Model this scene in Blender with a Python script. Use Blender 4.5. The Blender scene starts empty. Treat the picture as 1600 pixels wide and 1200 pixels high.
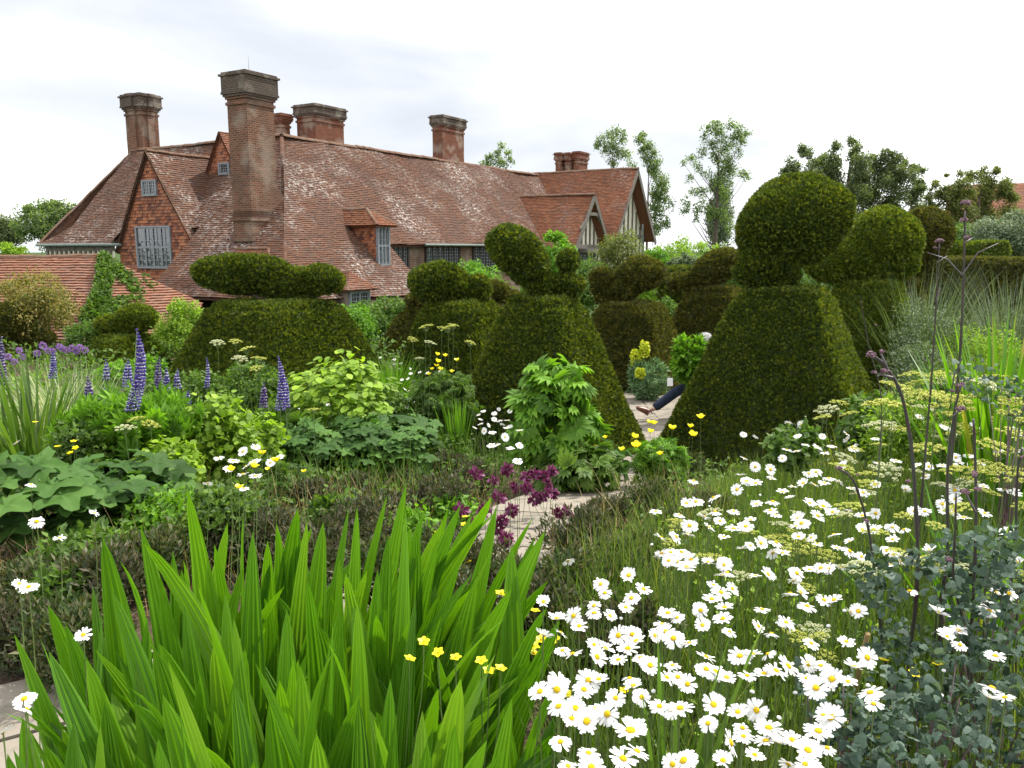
import bpy, bmesh, math, random
import numpy as np
from mathutils import Vector, Matrix, noise
rad = math.radians
random.seed(7); RNG = np.random.default_rng(7)
S = bpy.context.scene
COL = S.collection
# ------------------------------------------------------------------ camera
CAM_H = 2.4; PITCH = rad(9.18); FPX = 1300.0
cam_d = bpy.data.cameras.new('camera'); cam = bpy.data.objects.new('camera', cam_d); COL.objects.link(cam)
cam.location = (0, 0, CAM_H); cam.rotation_euler = (math.pi/2 - PITCH, 0, 0)
cam_d.sensor_width = 36; cam_d.lens = 36*FPX/1600; cam_d.clip_end = 3000; cam_d.clip_start = .05
S.camera = cam
# ------------------------------------------------------------------ world
SUN_DIR = Vector((0.62, 0.38, 1.12)).normalized()     # towards the sun
elev = math.asin(SUN_DIR.z); azim = math.atan2(SUN_DIR.x, SUN_DIR.y)
W = bpy.data.worlds.new('World'); S.world = W; W.use_nodes = True
nt = W.node_tree; nt.nodes.clear()
def N(nt, t, **kw):
    n = nt.nodes.new(t)
    for k, v in kw.items():
        if k in n.inputs: n.inputs[k].default_value = v
        else: setattr(n, k, v)
    return n
sky = N(nt, 'ShaderNodeTexSky', sky_type='NISHITA', sun_disc=False, sun_elevation=elev, sun_rotation=azim)
tc = N(nt, 'ShaderNodeTexCoord')
mp = N(nt, 'ShaderNodeMapping'); mp.inputs['Scale'].default_value = (1.0, 1.0, 3.0); mp.inputs['Location'].default_value = (5.3, 2.4, .6)
nz = N(nt, 'ShaderNodeTexNoise', Scale=1.7, Detail=8.0, Roughness=.50, Distortion=.25)
cr = N(nt, 'ShaderNodeValToRGB'); e = cr.color_ramp.elements
e[0].position = .30; e[0].color = (2.85, 3.0, 3.3, 1); e[1].position = .53; e[1].color = (9.6, 9.7, 9.9, 1)
x = e.new(.395); x.color = (3.7, 3.8, 4.0, 1)
mx = N(nt, 'ShaderNodeMix', data_type='RGBA'); mx.inputs[0].default_value = .95
bg = N(nt, 'ShaderNodeBackground', Strength=.14); wo = N(nt, 'ShaderNodeOutputWorld')
L = nt.links.new
L(tc.outputs['Generated'], mp.inputs[0]); L(mp.outputs[0], nz.inputs['Vector']); L(nz.outputs['Fac'], cr.inputs[0])
L(sky.outputs[0], mx.inputs[6]); L(cr.outputs[0], mx.inputs[7]); L(mx.outputs[2], bg.inputs[0]); L(bg.outputs[0], wo.inputs[0])
sl = bpy.data.lights.new('sun', 'SUN'); sun = bpy.data.objects.new('sun', sl); COL.objects.link(sun)
sl.energy = 3.3; sl.angle = rad(.6); sl.color = (1, .95, .86)
sun.rotation_euler = SUN_DIR.to_track_quat('Z', 'Y').to_euler()
S.view_settings.view_transform = 'Standard'; S.view_settings.look = 'None'; S.view_settings.gamma = 1
S.view_settings.exposure = .92
S.cycles.max_bounces = 8; S.cycles.diffuse_bounces = 3; S.cycles.glossy_bounces = 2; S.cycles.transmission_bounces = 4
S.cycles.transparent_max_bounces = 4
try: S.cycles.use_denoising = True
except Exception: pass
# ------------------------------------------------------------------ projection helpers
CP, SP = math.cos(PITCH), math.sin(PITCH)
def ray(u, v):
    x = (u-800)/FPX; y = -(v-600)/FPX
    return Vector((x, CP + SP*y, -SP + CP*y))
def P(u, v, d):
    r = ray(u, v); return Vector((0, 0, CAM_H)) + r*(d/r.y)
def onpl(u, v, pt, n):
    r = ray(u, v); o = Vector((0, 0, CAM_H)); return o + r*((pt-o).dot(n)/r.dot(n))
def sstep(t): t = min(1, max(0, t)); return t*t*(3-2*t)
def gz(x, y):
    return .8*(1-sstep((math.hypot(x*.6, y)-3)/7.0)) + .03*math.sin(x*1.3+y*.9)*min(1, y/3 if y > 0 else 0)
def G(u, v):
    r = ray(u, v); t = 1.0
    for i in range(400):
        p = Vector((0, 0, CAM_H)) + r*t
        if p.z <= gz(p.x, p.y): break
        t += .05
    return p
# ------------------------------------------------------------------ object helpers
def props(o, label=None, cat=None, group=None, kind=None):
    if label: o['label'] = label
    if cat: o['category'] = cat
    if group: o['group'] = group
    if kind: o['kind'] = kind
    return o
def empty(name, loc, label=None, cat=None, group=None, rz=0):
    o = bpy.data.objects.new(name, None); COL.objects.link(o); o.location = loc; o.rotation_euler.z = rz
    o.empty_display_size = .1
    return props(o, label, cat, group)
def inv(parent):
    if parent is None: return Matrix.Identity(4)
    m = Matrix.LocRotScale(parent.location, parent.rotation_euler, parent.scale)
    return (inv(parent.parent) @ m.inverted()) if False else m.inverted()
def link(name, me, parent=None, mats=None):
    o = bpy.data.objects.new(name, me); COL.objects.link(o)
    if mats:
        for m in (mats if isinstance(mats, (list, tuple)) else [mats]): me.materials.append(m)
    if parent: o.parent = parent
    return o
class MB:
    """mesh builder in world coordinates; faces carry 'rnd' and material index and metre UVs"""
    def __init__(s): s.v = []; s.f = []; s.r = []; s.m = []; s.smooth = []
    def poly(s, pts, rnd=None, mi=0, sm=False):
        k = len(s.v); s.v.extend([tuple(p) for p in pts]); s.f.append(tuple(range(k, k+len(pts))))
        s.r.append(random.random() if rnd is None else rnd); s.m.append(mi); s.smooth.append(sm)
    def faces(s, vs, fs, rnd=None, mi=0, sm=False):
        k = len(s.v); s.v.extend([tuple(p) for p in vs])
        for f in fs:
            s.f.append(tuple(i+k for i in f)); s.r.append(random.random() if rnd is None else rnd); s.m.append(mi); s.smooth.append(sm)
    def box(s, c, ax, ay, az, rnd=None, mi=0):
        """c corner-centre, half vectors"""
        c = Vector(c); vs = [c+ax*i+ay*j+az*k for k in (-1, 1) for j in (-1, 1) for i in (-1, 1)]
        fs = [(0, 2, 3, 1), (4, 5, 7, 6), (0, 1, 5, 4), (2, 6, 7, 3), (0, 4, 6, 2), (1, 3, 7, 5)]
        s.faces(vs, fs, rnd, mi)
    def bar(s, p, q, w, h, up=Vector((0, 0, 1)), rnd=None, mi=0):
        p = Vector(p); q = Vector(q); d = q-p; l = d.length
        if l < 1e-6: return
        d = d/l; sd = d.cross(up)
        if sd.length < 1e-3: sd = d.cross(Vector((1, 0, 0)))
        sd.normalize(); u2 = sd.cross(d)
        s.box((p+q)/2, d*l/2, sd*w/2, u2*h/2, rnd, mi)
    def prism(s, foot, z0, z1, rnd=None, mi=0, top=True, scale_top=1.0):
        n = len(foot); c = Vector((sum(p[0] for p in foot)/n, sum(p[1] for p in foot)/n, 0))
        lo = [Vector((p[0], p[1], z0)) for p in foot]; hi = [Vector((c.x+(p[0]-c.x)*scale_top, c.y+(p[1]-c.y)*scale_top, z1)) for p in foot]
        for i in range(n):
            j = (i+1) % n; s.poly([lo[i], lo[j], hi[j], hi[i]], rnd, mi)
        if top: s.poly(hi, rnd, mi); s.poly(lo[::-1], rnd, mi)
    def tube(s, pts, rads, k=6, rnd=None, mi=0, cap=True):
        pts = [Vector(p) for p in pts]; rings = []; base = len(s.v); up = None
        for i, p in enumerate(pts):
            d = (pts[min(i+1, len(pts)-1)]-pts[max(i-1, 0)])
            d = d.normalized() if d.length > 1e-9 else Vector((0, 0, 1))
            if up is None: up = d.orthogonal().normalized()
            else:
                up = (up-d*up.dot(d)); up = up.normalized() if up.length > 1e-6 else d.orthogonal().normalized()
            w = d.cross(up)
            for j in range(k):
                t = 2*math.pi*j/k; s.v.append(tuple(p+(up*math.cos(t)+w*math.sin(t))*rads[i]))
        rr = random.random() if rnd is None else rnd
        for i in range(len(pts)-1):
            for j in range(k):
                a = base+i*k+j; b = base+i*k+(j+1) % k
                s.f.append((a, b, b+k, a+k)); s.r.append(rr); s.m.append(mi); s.smooth.append(True)
        if cap:
            s.f.append(tuple(base+(len(pts)-1)*k+j for j in range(k))); s.r.append(rr); s.m.append(mi); s.smooth.append(False)
    def build(s, name, mats, parent=None, uv=True, local=None):
        off = Vector((0, 0, 0)) if parent is None else parent.location.copy()
        if parent is not None and parent.parent is not None and parent.type == 'EMPTY': off = parent.location.copy()
        if local is not None: off = Vector(local)
        elif parent is not None: off = origin_of(parent)
        me = bpy.data.meshes.new(name)
        me.from_pydata([(p[0]-off.x, p[1]-off.y, p[2]-off.z) for p in s.v], [], s.f)
        a = me.attributes.new('rnd', 'FLOAT', 'FACE'); a.data.foreach_set('value', s.r)
        mm = mats if isinstance(mats, (list, tuple)) else [mats]
        for m in mm: me.materials.append(m)
        me.polygons.foreach_set('material_index', s.m)
        me.polygons.foreach_set('use_smooth', s.smooth)
        me.update()
        if uv:
            ul = me.uv_layers.new(name='UVMap'); n_l = len(me.loops); uvs = np.zeros((n_l, 2), 'f')
            for p in me.polygons:
                n = p.normal; h = Vector((-n.y, n.x, 0))
                if h.length < .05: h = Vector((1, 0, 0)); w = Vector((0, 1, 0))
                else: h.normalize(); w = n.cross(h)
                if abs(h.y) > abs(h.x): h = h if h.y > 0 else -h
                elif h.x < 0: h = -h
                for li in p.loop_indices:
                    c = me.vertices[me.loops[li].vertex_index].co+off
                    uvs[li] = (c.dot(h), c.z if abs(n.z) < .3 else c.dot(w))
            ul.data.foreach_set('uv', uvs.ravel())
        o = bpy.data.objects.new(name, me); COL.objects.link(o)
        if parent is not None: o.parent = parent
        else: o.location = off
        return o
def origin_of(o):
    p = Vector((0, 0, 0))
    while o is not None: p = p + o.location; o = o.parent
    return p
# ------------------------------------------------------------------ numpy instancer
def nrm(a): return a/np.maximum(np.linalg.norm(a, axis=1, keepdims=True), 1e-9)
class NB:
    """numpy mesh builder: instances of small templates"""
    def __init__(s): s.V = []; s.F = {3: [], 4: []}; s.R = {3: [], 4: []}; s.M = {3: [], 4: []}; s.n = 0
    def inst(s, tmpl, pos, D, Nn, sc, rnd=None, mi=0):
        tv, tf = tmpl; pos = np.asarray(pos, float); n = len(pos)
        if n == 0: return
        D = nrm(np.asarray(D, float)); Nn = np.asarray(Nn, float); Nn = Nn-D*np.sum(D*Nn, 1, keepdims=True)
        bad = np.linalg.norm(Nn, axis=1) < 1e-4; Nn[bad] = np.cross(D[bad], [1., .13, .2]); Nn = nrm(Nn); Sd = np.cross(D, Nn)
        sc = np.asarray(sc, float)
        if sc.ndim == 0: sc = np.full((n, 3), float(sc))
        elif sc.ndim == 1: sc = np.repeat(sc[:, None], 3, 1)
        tv = np.asarray(tv, float); k = len(tv)
        W = pos[:, None, :] + (sc[:, None, 0:1]*tv[None, :, 0:1])*Sd[:, None, :] + (sc[:, None, 1:2]*tv[None, :, 1:2])*D[:, None, :] + (sc[:, None, 2:3]*tv[None, :, 2:3])*Nn[:, None, :]
        s.V.append(W.reshape(-1, 3))
        r = RNG.random(n) if rnd is None else (np.full(n, rnd, float) if np.isscalar(rnd) else np.asarray(rnd, float))
        base = s.n + np.arange(n)*k
        for q in (3, 4):
            ff = np.array([f for f in tf if len(f) == q], int)
            if len(ff) == 0: continue
            s.F[q].append((base[:, None, None]+ff[None]).reshape(-1, q)); s.R[q].append(np.repeat(r, len(ff))); s.M[q].append(np.full(n*len(ff), mi))
        s.n += n*k
    def raw(s, V, F, rnd=.5, mi=0):
        V = np.asarray(V, float); F = np.asarray(F, int); q = F.shape[1]
        s.V.append(V); s.F[q].append(F+s.n); s.R[q].append(np.full(len(F), rnd) if np.isscalar(rnd) else np.asarray(rnd)); s.M[q].append(np.full(len(F), mi)); s.n += len(V)
    def mb(s, m, mi=None):
        """append an MB (tris/quads only)"""
        k = s.n; s.V.append(np.array(m.v, float).reshape(-1, 3)); s.n += len(m.v)
        for f, r, mm in zip(m.f, m.r, m.m):
            fs = [f] if len(f) in (3, 4) else [(f[0], f[i], f[i+1]) for i in range(1, len(f)-1)]
            for g in fs:
                q = len(g); s.F[q].append(np.array([g])+k); s.R[q].append(np.array([r])); s.M[q].append(np.array([mm if mi is None else mi]))
    def mesh(s, name, mats, off=(0, 0, 0), smooth=False):
        V = np.concatenate(s.V) - np.asarray(off, float); me = bpy.data.meshes.new(name)
        fs = []; 
        T = np.concatenate(s.F[3]) if s.F[3] else np.zeros((0, 3), int); Q = np.concatenate(s.F[4]) if s.F[4] else np.zeros((0, 4), int)
        R = np.concatenate([*s.R[3], *s.R[4]]); M = np.concatenate([*s.M[3], *s.M[4]])
        nl = T.size+Q.size; nf = len(T)+len(Q)
        me.vertices.add(len(V)); me.vertices.foreach_set('co', V.astype('f').ravel())
        me.loops.add(nl); me.loops.foreach_set('vertex_index', np.concatenate([T.ravel(), Q.ravel()]).astype('i'))
        me.polygons.add(nf)
        st = np.concatenate([np.arange(len(T))*3, T.size+np.arange(len(Q))*4]).astype('i')
        me.polygons.foreach_set('loop_start', st)
        me.polygons.foreach_set('material_index', M.astype('i'))
        a = me.attributes.new('rnd', 'FLOAT', 'FACE'); a.data.foreach_set('value', R.astype('f'))
        me.update(calc_edges=True); me.validate()
        if smooth: me.polygons.foreach_set('use_smooth', np.ones(len(me.polygons), bool))
        for m in (mats if isinstance(mats, (list, tuple)) else [mats]): me.materials.append(m)
        return me
    def build(s, name, mats, parent=None, off=None, smooth=False):
        if not s.V: return None
        if off is None: off = origin_of(parent) if parent is not None else Vector(np.concatenate(s.V).mean(0)*np.array([1, 1, 0]))
        me = s.mesh(name, mats, off, smooth)
        o = bpy.data.objects.new(name, me); COL.objects.link(o)
        if parent is not None: o.parent = parent
        else: o.location = off
        return o
# ------------------------------------------------------------------ materials
def newmat(name):
    m = bpy.data.materials.new(name); m.use_nodes = True; m.node_tree.nodes.clear()
    return m, m.node_tree
def ramp(nt, fac, cols, interp='LINEAR'):
    r = N(nt, 'ShaderNodeValToRGB'); el = r.color_ramp.elements; r.color_ramp.interpolation = interp
    while len(el) < len(cols): el.new(.5)
    for i, c in enumerate(cols):
        if len(c) == 4: el[i].position = c[0]; el[i].color = (*c[1:], 1)
        else: el[i].position = i/(max(1, len(cols)-1)); el[i].color = (*c, 1)
    nt.links.new(fac, r.inputs[0]); return r.outputs[0]
def mixc(nt, fac, a, b, mode='MIX'):
    m = N(nt, 'ShaderNodeMix', data_type='RGBA', blend_type=mode)
    for i, x in ((0, fac), (6, a), (7, b)):
        if hasattr(x, 'links'): nt.links.new(x, m.inputs[i])
        else: m.inputs[i].default_value = x if i == 0 else ((*x, 1) if len(x) == 3 else x)
    return m.outputs[2]
def noise_f(nt, scale, detail=4, rough=.55, coord='Object', vec=None, dist=0):
    t = N(nt, 'ShaderNodeTexNoise', Scale=scale, Detail=detail, Roughness=rough, Distortion=dist)
    if vec is None: vec = N(nt, 'ShaderNodeTexCoord').outputs[coord]
    nt.links.new(vec, t.inputs['Vector']); return t.outputs['Fac']
def attr(nt): 
    a = N(nt, 'ShaderNodeAttribute', attribute_name='rnd'); return a.outputs['Fac']
def maprange(nt, x, a, b, c=0, d=1):
    m = N(nt, 'ShaderNodeMapRange'); nt.links.new(x, m.inputs[0])
    for i, v in enumerate((a, b, c, d)): m.inputs[i+1].default_value = v
    return m.outputs[0]
def leafmat(name, cols, transl=.35, rough=.55, gloss=.3, tcol=None, patch=.35, pscale=2.0, veins=False):
    m, nt = newmat(name); L = nt.links.new
    r = attr(nt)
    nf = noise_f(nt, pscale, 3)
    ad = N(nt, 'ShaderNodeMath', operation='MULTIPLY_ADD'); L(nf, ad.inputs[0]); ad.inputs[1].default_value = patch*2; 
    ad2 = N(nt, 'ShaderNodeMath', operation='SUBTRACT'); L(r, ad2.inputs[0]); ad2.inputs[1].default_value = patch; L(ad2.outputs[0], ad.inputs[2])
    c = ramp(nt, ad.outputs[0], cols)
    if veins:
        w = N(nt, 'ShaderNodeTexNoise', Scale=1.0, Detail=2.0); uv = N(nt, 'ShaderNodeAttribute', attribute_name='UVMap')
        mpp = N(nt, 'ShaderNodeMapping'); mpp.inputs['Scale'].default_value = (26, .8, 1); L(uv.outputs['Vector'], mpp.inputs[0]); L(mpp.outputs[0], w.inputs['Vector'])
        c = mixc(nt, maprange(nt, w.outputs['Fac'], .38, .62, 0, .55), c, (.16, .36, .03))
    pb = N(nt, 'ShaderNodeBsdfPrincipled', Roughness=rough); L(c, pb.inputs['Base Color']); pb.inputs['Specular IOR Level'].default_value = gloss
    out = N(nt, 'ShaderNodeOutputMaterial')
    if transl > 0:
        tr = N(nt, 'ShaderNodeBsdfTranslucent'); tc_ = mixc(nt, 1.0, c, tcol or (1.35, 1.5, .55), 'MULTIPLY'); L(tc_, tr.inputs[0])
        ms = N(nt, 'ShaderNodeMixShader'); ms.inputs[0].default_value = transl; L(pb.outputs[0], ms.inputs[1]); L(tr.outputs[0], ms.inputs[2]); L(ms.outputs[0], out.inputs[0])
    else: L(pb.outputs[0], out.inputs[0])
    return m
def plain(name, cols, scale=6, rough=.8, spec=.3, bump=0, bscale=30, metal=0, use_rnd=.0):
    m, nt = newmat(name); L = nt.links.new
    f = noise_f(nt, scale, 5)
    f2 = maprange(nt, f, .3, .7)
    if use_rnd: f2 = mixf(nt, use_rnd, f2, attr(nt))
    c = ramp(nt, f2, cols)
    pb = N(nt, 'ShaderNodeBsdfPrincipled', Roughness=rough, Metallic=metal); L(c, pb.inputs['Base Color']); pb.inputs['Specular IOR Level'].default_value = spec
    if bump:
        b = N(nt, 'ShaderNodeBump', Strength=bump, Distance=.02); L(noise_f(nt, bscale, 6), b.inputs['Height']); L(b.outputs[0], pb.inputs['Normal'])
    o = N(nt, 'ShaderNodeOutputMaterial'); L(pb.outputs[0], o.inputs[0]); return m
def mixf(nt, f, a, b):
    m = N(nt, 'ShaderNodeMix', data_type='FLOAT'); m.inputs[0].default_value = f; nt.links.new(a, m.inputs[2]); nt.links.new(b, m.inputs[3]); return m.outputs[0]
def tilemat(name, cols, lichen=.0, rw=.35, lcol=(.50, .46, .42), dark=.4, lpos=.6):
    m, nt = newmat(name); L = nt.links.new
    r = attr(nt); big = noise_f(nt, .55, 5, .6); mid = noise_f(nt, 9, 3)
    f = mixf(nt, rw, r, big)
    c = ramp(nt, f, cols)
    c = mixc(nt, maprange(nt, big, .42, .62, 0, dark), c, (.075, .045, .035))
    c = mixc(nt, maprange(nt, mid, .3, .7, 0, .25), c, (.10, .06, .045))
    if lichen:
        l1 = noise_f(nt, .38, 6, .65, dist=.4); l2 = noise_f(nt, 8.5, 4, .7)
        a = N(nt, 'ShaderNodeMath', operation='MULTIPLY'); L(maprange(nt, l1, lpos-.14, lpos+.05), a.inputs[0]); L(maprange(nt, l2, .49, .57), a.inputs[1])
        b = N(nt, 'ShaderNodeMath', operation='MULTIPLY'); L(a.outputs[0], b.inputs[0]); L(maprange(nt, r, .1, .6, .25, 1), b.inputs[1])
        c2 = N(nt, 'ShaderNodeMath', operation='MULTIPLY'); L(b.outputs[0], c2.inputs[0]); c2.inputs[1].default_value = lichen
        c = mixc(nt, c2.outputs[0], c, lcol)
    pb = N(nt, 'ShaderNodeBsdfPrincipled', Roughness=.85); L(c, pb.inputs['Base Color']); pb.inputs['Specular IOR Level'].default_value = .25
    bm = N(nt, 'ShaderNodeBump', Strength=.5, Distance=.01); L(noise_f(nt, 40, 4), bm.inputs['Height']); L(bm.outputs[0], pb.inputs['Normal'])
    o = N(nt, 'ShaderNodeOutputMaterial'); L(pb.outputs[0], o.inputs[0]); return m
def brickmat(name, c1, c2, mortar, stain=(.06, .045, .035), stain_amt=.6, pale=0, ps=.6, msize=.012):
    m, nt = newmat(name); L = nt.links.new
    uv = N(nt, 'ShaderNodeUVMap', uv_map='UVMap')
    b = N(nt, 'ShaderNodeTexBrick', Scale=1.0); L(uv.outputs[0], b.inputs[0])
    b.inputs['Color1'].default_value = (*c1, 1); b.inputs['Color2'].default_value = (*c2, 1); b.inputs['Mortar'].default_value = (*mortar, 1)
    b.inputs['Brick Width'].default_value = .225; b.inputs['Row Height'].default_value = .075; b.inputs['Mortar Size'].default_value = msize; b.inputs['Bias'].default_value = -.1
    c = b.outputs[0]
    c = mixc(nt, maprange(nt, noise_f(nt, 1.1, 5), .42, .65, 0, stain_amt), c, stain)
    if pale: c = mixc(nt, maprange(nt, noise_f(nt, ps, 4), .5, .62, 0, pale), c, (.42, .38, .31))
    pb = N(nt, 'ShaderNodeBsdfPrincipled', Roughness=.9); L(c, pb.inputs['Base Color']); pb.inputs['Specular IOR Level'].default_value = .2
    bm = N(nt, 'ShaderNodeBump', Strength=.7, Distance=.012, invert=True); L(b.outputs['Fac'], bm.inputs['Height']); L(bm.outputs[0], pb.inputs['Normal'])
    o = N(nt, 'ShaderNodeOutputMaterial'); L(pb.outputs[0], o.inputs[0]); return m
# ================================================================== GROUND AND PATH
M_soil = plain('soil', [(.035, .024, .016), (.085, .06, .042), (.05, .035, .025)], 8, .95, .1, .9, 25)
M_field = plain('far_grass', [(.03, .055, .012), (.05, .08, .018)], .3, .95, .1)
def grid_ground():
    nb = NB(); xs = np.concatenate([np.linspace(-400, -22, 10), np.linspace(-20, 20, 161), np.linspace(22, 400, 10)])
    ys = np.concatenate([np.linspace(-30, -3, 8), np.linspace(-2, 20, 111), np.linspace(24, 900, 18)])
    V = []; 
    for y in ys:
        for x in xs:
            V.append((x, y, gz(x, y) + (.02*noise.noise(Vector((x*3, y*3, 0))) if abs(x) < 20 and y < 20 else 0)))
    nx = len(xs); F = []; R = []
    for j in range(len(ys)-1):
        for i in range(nx-1): F.append((j*nx+i, j*nx+i+1, (j+1)*nx+i+1, (j+1)*nx+i))
    MI = [0 if abs(V[f[0]][0]) < 19 and V[f[0]][1] < 19 else 1 for f in F]
    nb.V.append(np.array(V)); nb.n = len(V); nb.F[4].append(np.array(F)); nb.R[4].append(np.full(len(F), .5)); nb.M[4].append(np.array(MI))
    o = nb.build('ground', [M_soil, M_field], off=Vector((0, 0, 0)), smooth=True); props(o, kind='structure')
grid_ground()
def stonemat():
    m, nt = newmat('paving_stone'); L = nt.links.new
    c = ramp(nt, noise_f(nt, 3, 6), [(.17, .145, .11), (.25, .215, .17), (.20, .175, .135)])
    c = mixc(nt, .35, c, ramp(nt, attr(nt), [(.15, .13, .10), (.26, .225, .18)]))
    c = mixc(nt, maprange(nt, noise_f(nt, 9, 6), .48, .66, 0, .7), c, (.085, .08, .05))
    pb = N(nt, 'ShaderNodeBsdfPrincipled', Roughness=.85); L(c, pb.inputs['Base Color'])
    b = N(nt, 'ShaderNodeBump', Strength=.5, Distance=.01); L(noise_f(nt, 30, 6), b.inputs['Height']); L(b.outputs[0], pb.inputs['Normal'])
    o = N(nt, 'ShaderNodeOutputMaterial'); L(pb.outputs[0], o.inputs[0]); return m
M_stone = stonemat()
PATH = [G(-200, 1250), G(20, 1180), G(250, 1130), G(480, 1050), G(620, 965), G(730, 885), G(815, 825), G(895, 785), G(980, 742), G(1022, 695), G(1030, 662), G(1015, 630)]
PATH = [Vector((p.x, p.y, 0)) for p in PATH]
def build_path():
    # resample and lay flagstones along the path, each a thin slab with gaps
    pts = []; 
    for i in range(len(PATH)-1):
        p0 = PATH[max(i-1, 0)]; p1 = PATH[i]; p2 = PATH[i+1]; p3 = PATH[min(i+2, len(PATH)-1)]
        for k in range(20):
            t = k/20; pts.append(.5*((2*p1)+(p2-p0)*t+(2*p0-5*p1+4*p2-p3)*t*t+(3*p1-p0-3*p2+p3)*t**3))
    pts.append(PATH[-1]); Ls = [0]
    for i in range(1, len(pts)): Ls.append(Ls[-1]+(pts[i]-pts[i-1]).length)
    def at(s):
        for i in range(1, len(pts)):
            if Ls[i] >= s or i == len(pts)-1:
                t = (s-Ls[i-1])/max(1e-6, Ls[i]-Ls[i-1]); p = pts[i-1].lerp(pts[i], t); d = (pts[min(i+1, len(pts)-1)]-pts[max(i-2, 0)]).normalized()
                return p, Vector((d.y, -d.x, 0))
    mb = MB(); s = 0; hw = .46
    rnd = random.Random(3)
    while s < Ls[-1]-.3:
        ln = rnd.uniform(.5, .85); e_ = min(s+ln, Ls[-1]); g = .012
        split = [-hw, rnd.uniform(-.18, .2), hw] if rnd.random() < .6 else [-hw, hw]
        for k in range(len(split)-1):
            q = []
            for (ss, w) in ((s+g, split[k]+g), (s+g, split[k+1]-g), (e_-g, split[k+1]-g), (e_-g, split[k]+g)):
                p, n = at(ss); c = p+n*w; q.append(Vector((c.x, c.y, gz(c.x, c.y)+.035)))
            r = rnd.random(); mb.poly(q[::-1], r)
            for a_ in range(4):
                b_ = (a_+1) % 4; dn = Vector((0, 0, .06)); mb.poly([q[a_], q[b_], q[b_]-dn, q[a_]-dn], r)
        s = e_
    # wider paved crossing beyond
    C = G(1015, 645)
    for i in range(-2, 3):
        for j in range(-1, 3):
            x0 = C.x+i*.72+rnd.uniform(0, .03); y0 = C.y+j*.62; q = [Vector((x0+a_, y0+b_, gz(x0+a_, y0+b_)+.041)) for a_, b_ in ((0, 0), (.70, 0), (.70, .60), (0, .60))]
            mb.poly(q, rnd.random())
    o = mb.build('stone_path', M_stone); props(o, kind='structure')
    return pts
PATH_PTS = build_path()
PATH_XY = np.array([(p.x, p.y) for p in PATH_PTS])
def off_path(x, y, r=.5):
    x = np.atleast_1d(x); y = np.atleast_1d(y)
    d = np.min((x[:, None]-PATH_XY[None, :, 0])**2+(y[:, None]-PATH_XY[None, :, 1])**2, 1)
    C = G(1015, 645)
    return (d > r*r) & ~((np.abs(x-C.x-.2) < 3.2) & (y > C.y-.6) & (y < C.y+1.6))
# ================================================================== HOUSE
a_ = Vector((.51, .86, 0)).normalized(); b_ = Vector((a_.y, -a_.x, 0)); Z = Vector((0, 0, 1))
M_tile = tilemat('clay_roof_tiles', [(0.063, 0.026, 0.016), (0.099, 0.041, 0.022), (0.131, 0.056, 0.028), (0.084, 0.047, 0.031), (0.048, 0.026, 0.019)], lichen=.8, lpos=.60, rw=.28)
M_tile2 = tilemat('orange_roof_tiles', [(0.122, 0.041, 0.018), (0.184, 0.065, 0.029), (0.215, 0.083, 0.037), (0.143, 0.060, 0.032), (0.081, 0.034, 0.022)], lichen=.45, dark=.3, lpos=.66)
M_hung = tilemat('hung_wall_tiles', [(0.068, 0.031, 0.024), (0.158, 0.051, 0.027), (0.279, 0.092, 0.041), (0.340, 0.128, 0.061), (0.207, 0.097, 0.061)], lichen=0, dark=.25, rw=.1)
M_ridge = plain('ridge_tiles', [(0.108, 0.054, 0.032), (0.151, 0.086, 0.054), (0.130, 0.108, 0.086)], 3, .85, .2, .4)
M_brick = brickmat('old_red_brick', (0.114, 0.047, 0.030), (0.158, 0.072, 0.042), (0.178, 0.154, 0.124), pale=.25)
M_brickc = brickmat('chimney_brick', (0.089, 0.034, 0.020), (0.170, 0.068, 0.039), (0.179, 0.133, 0.092), stain_amt=.5, pale=.22, ps=.9, msize=.010)
M_brickr = brickmat('reddish_chimney_brick', (0.128, 0.040, 0.023), (0.167, 0.063, 0.033), (0.128, 0.071, 0.046), stain_amt=.3, pale=.3, ps=1.2, msize=.008)
M_cap = brickmat('weathered_cap_brick', (0.051, 0.035, 0.026), (0.075, 0.051, 0.037), (0.116, 0.100, 0.081), stain_amt=.5, pale=.28, ps=1.6)
M_timber = plain('oak_timber', [(.075, .068, .058), (.16, .145, .12)], 12, .8, .3, .4, 60)
M_timberd = plain('dark_timber', [(.018, .015, .013), (.05, .04, .033)], 12, .8, .3)
M_plaster = plain('lime_plaster', [(0.510, 0.486, 0.376), (0.669, 0.631, 0.510)], 4, .9, .2)
M_frame = plain('grey_window_paint', [(0.128, 0.143, 0.158), (0.203, 0.217, 0.232)], 14, .6, .4)
M_lead = plain('lead_bars', [(.17, .19, .2), (.27, .29, .30)], 20, .6, .4)
M_gutter = plain('gutter_iron', [(.10, .13, .12), (.17, .2, .18)], 8, .5, .5)
def glassmat():
    m, nt = newmat('window_glass'); c = ramp(nt, noise_f(nt, 2.2, 2), [(.008, .01, .012), (.06, .07, .08)])
    pb = N(nt, 'ShaderNodeBsdfPrincipled', Roughness=.06); nt.links.new(c, pb.inputs['Base Color']); pb.inputs['Specular IOR Level'].default_value = .8
    b = N(nt, 'ShaderNodeBump', Strength=.25, Distance=.02); nt.links.new(noise_f(nt, 5, 2), b.inputs['Height']); nt.links.new(b.outputs[0], pb.inputs['Normal'])
    o = N(nt, 'ShaderNodeOutputMaterial'); nt.links.new(pb.outputs[0], o.inputs[0]); return m
M_glass = glassmat()
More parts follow.
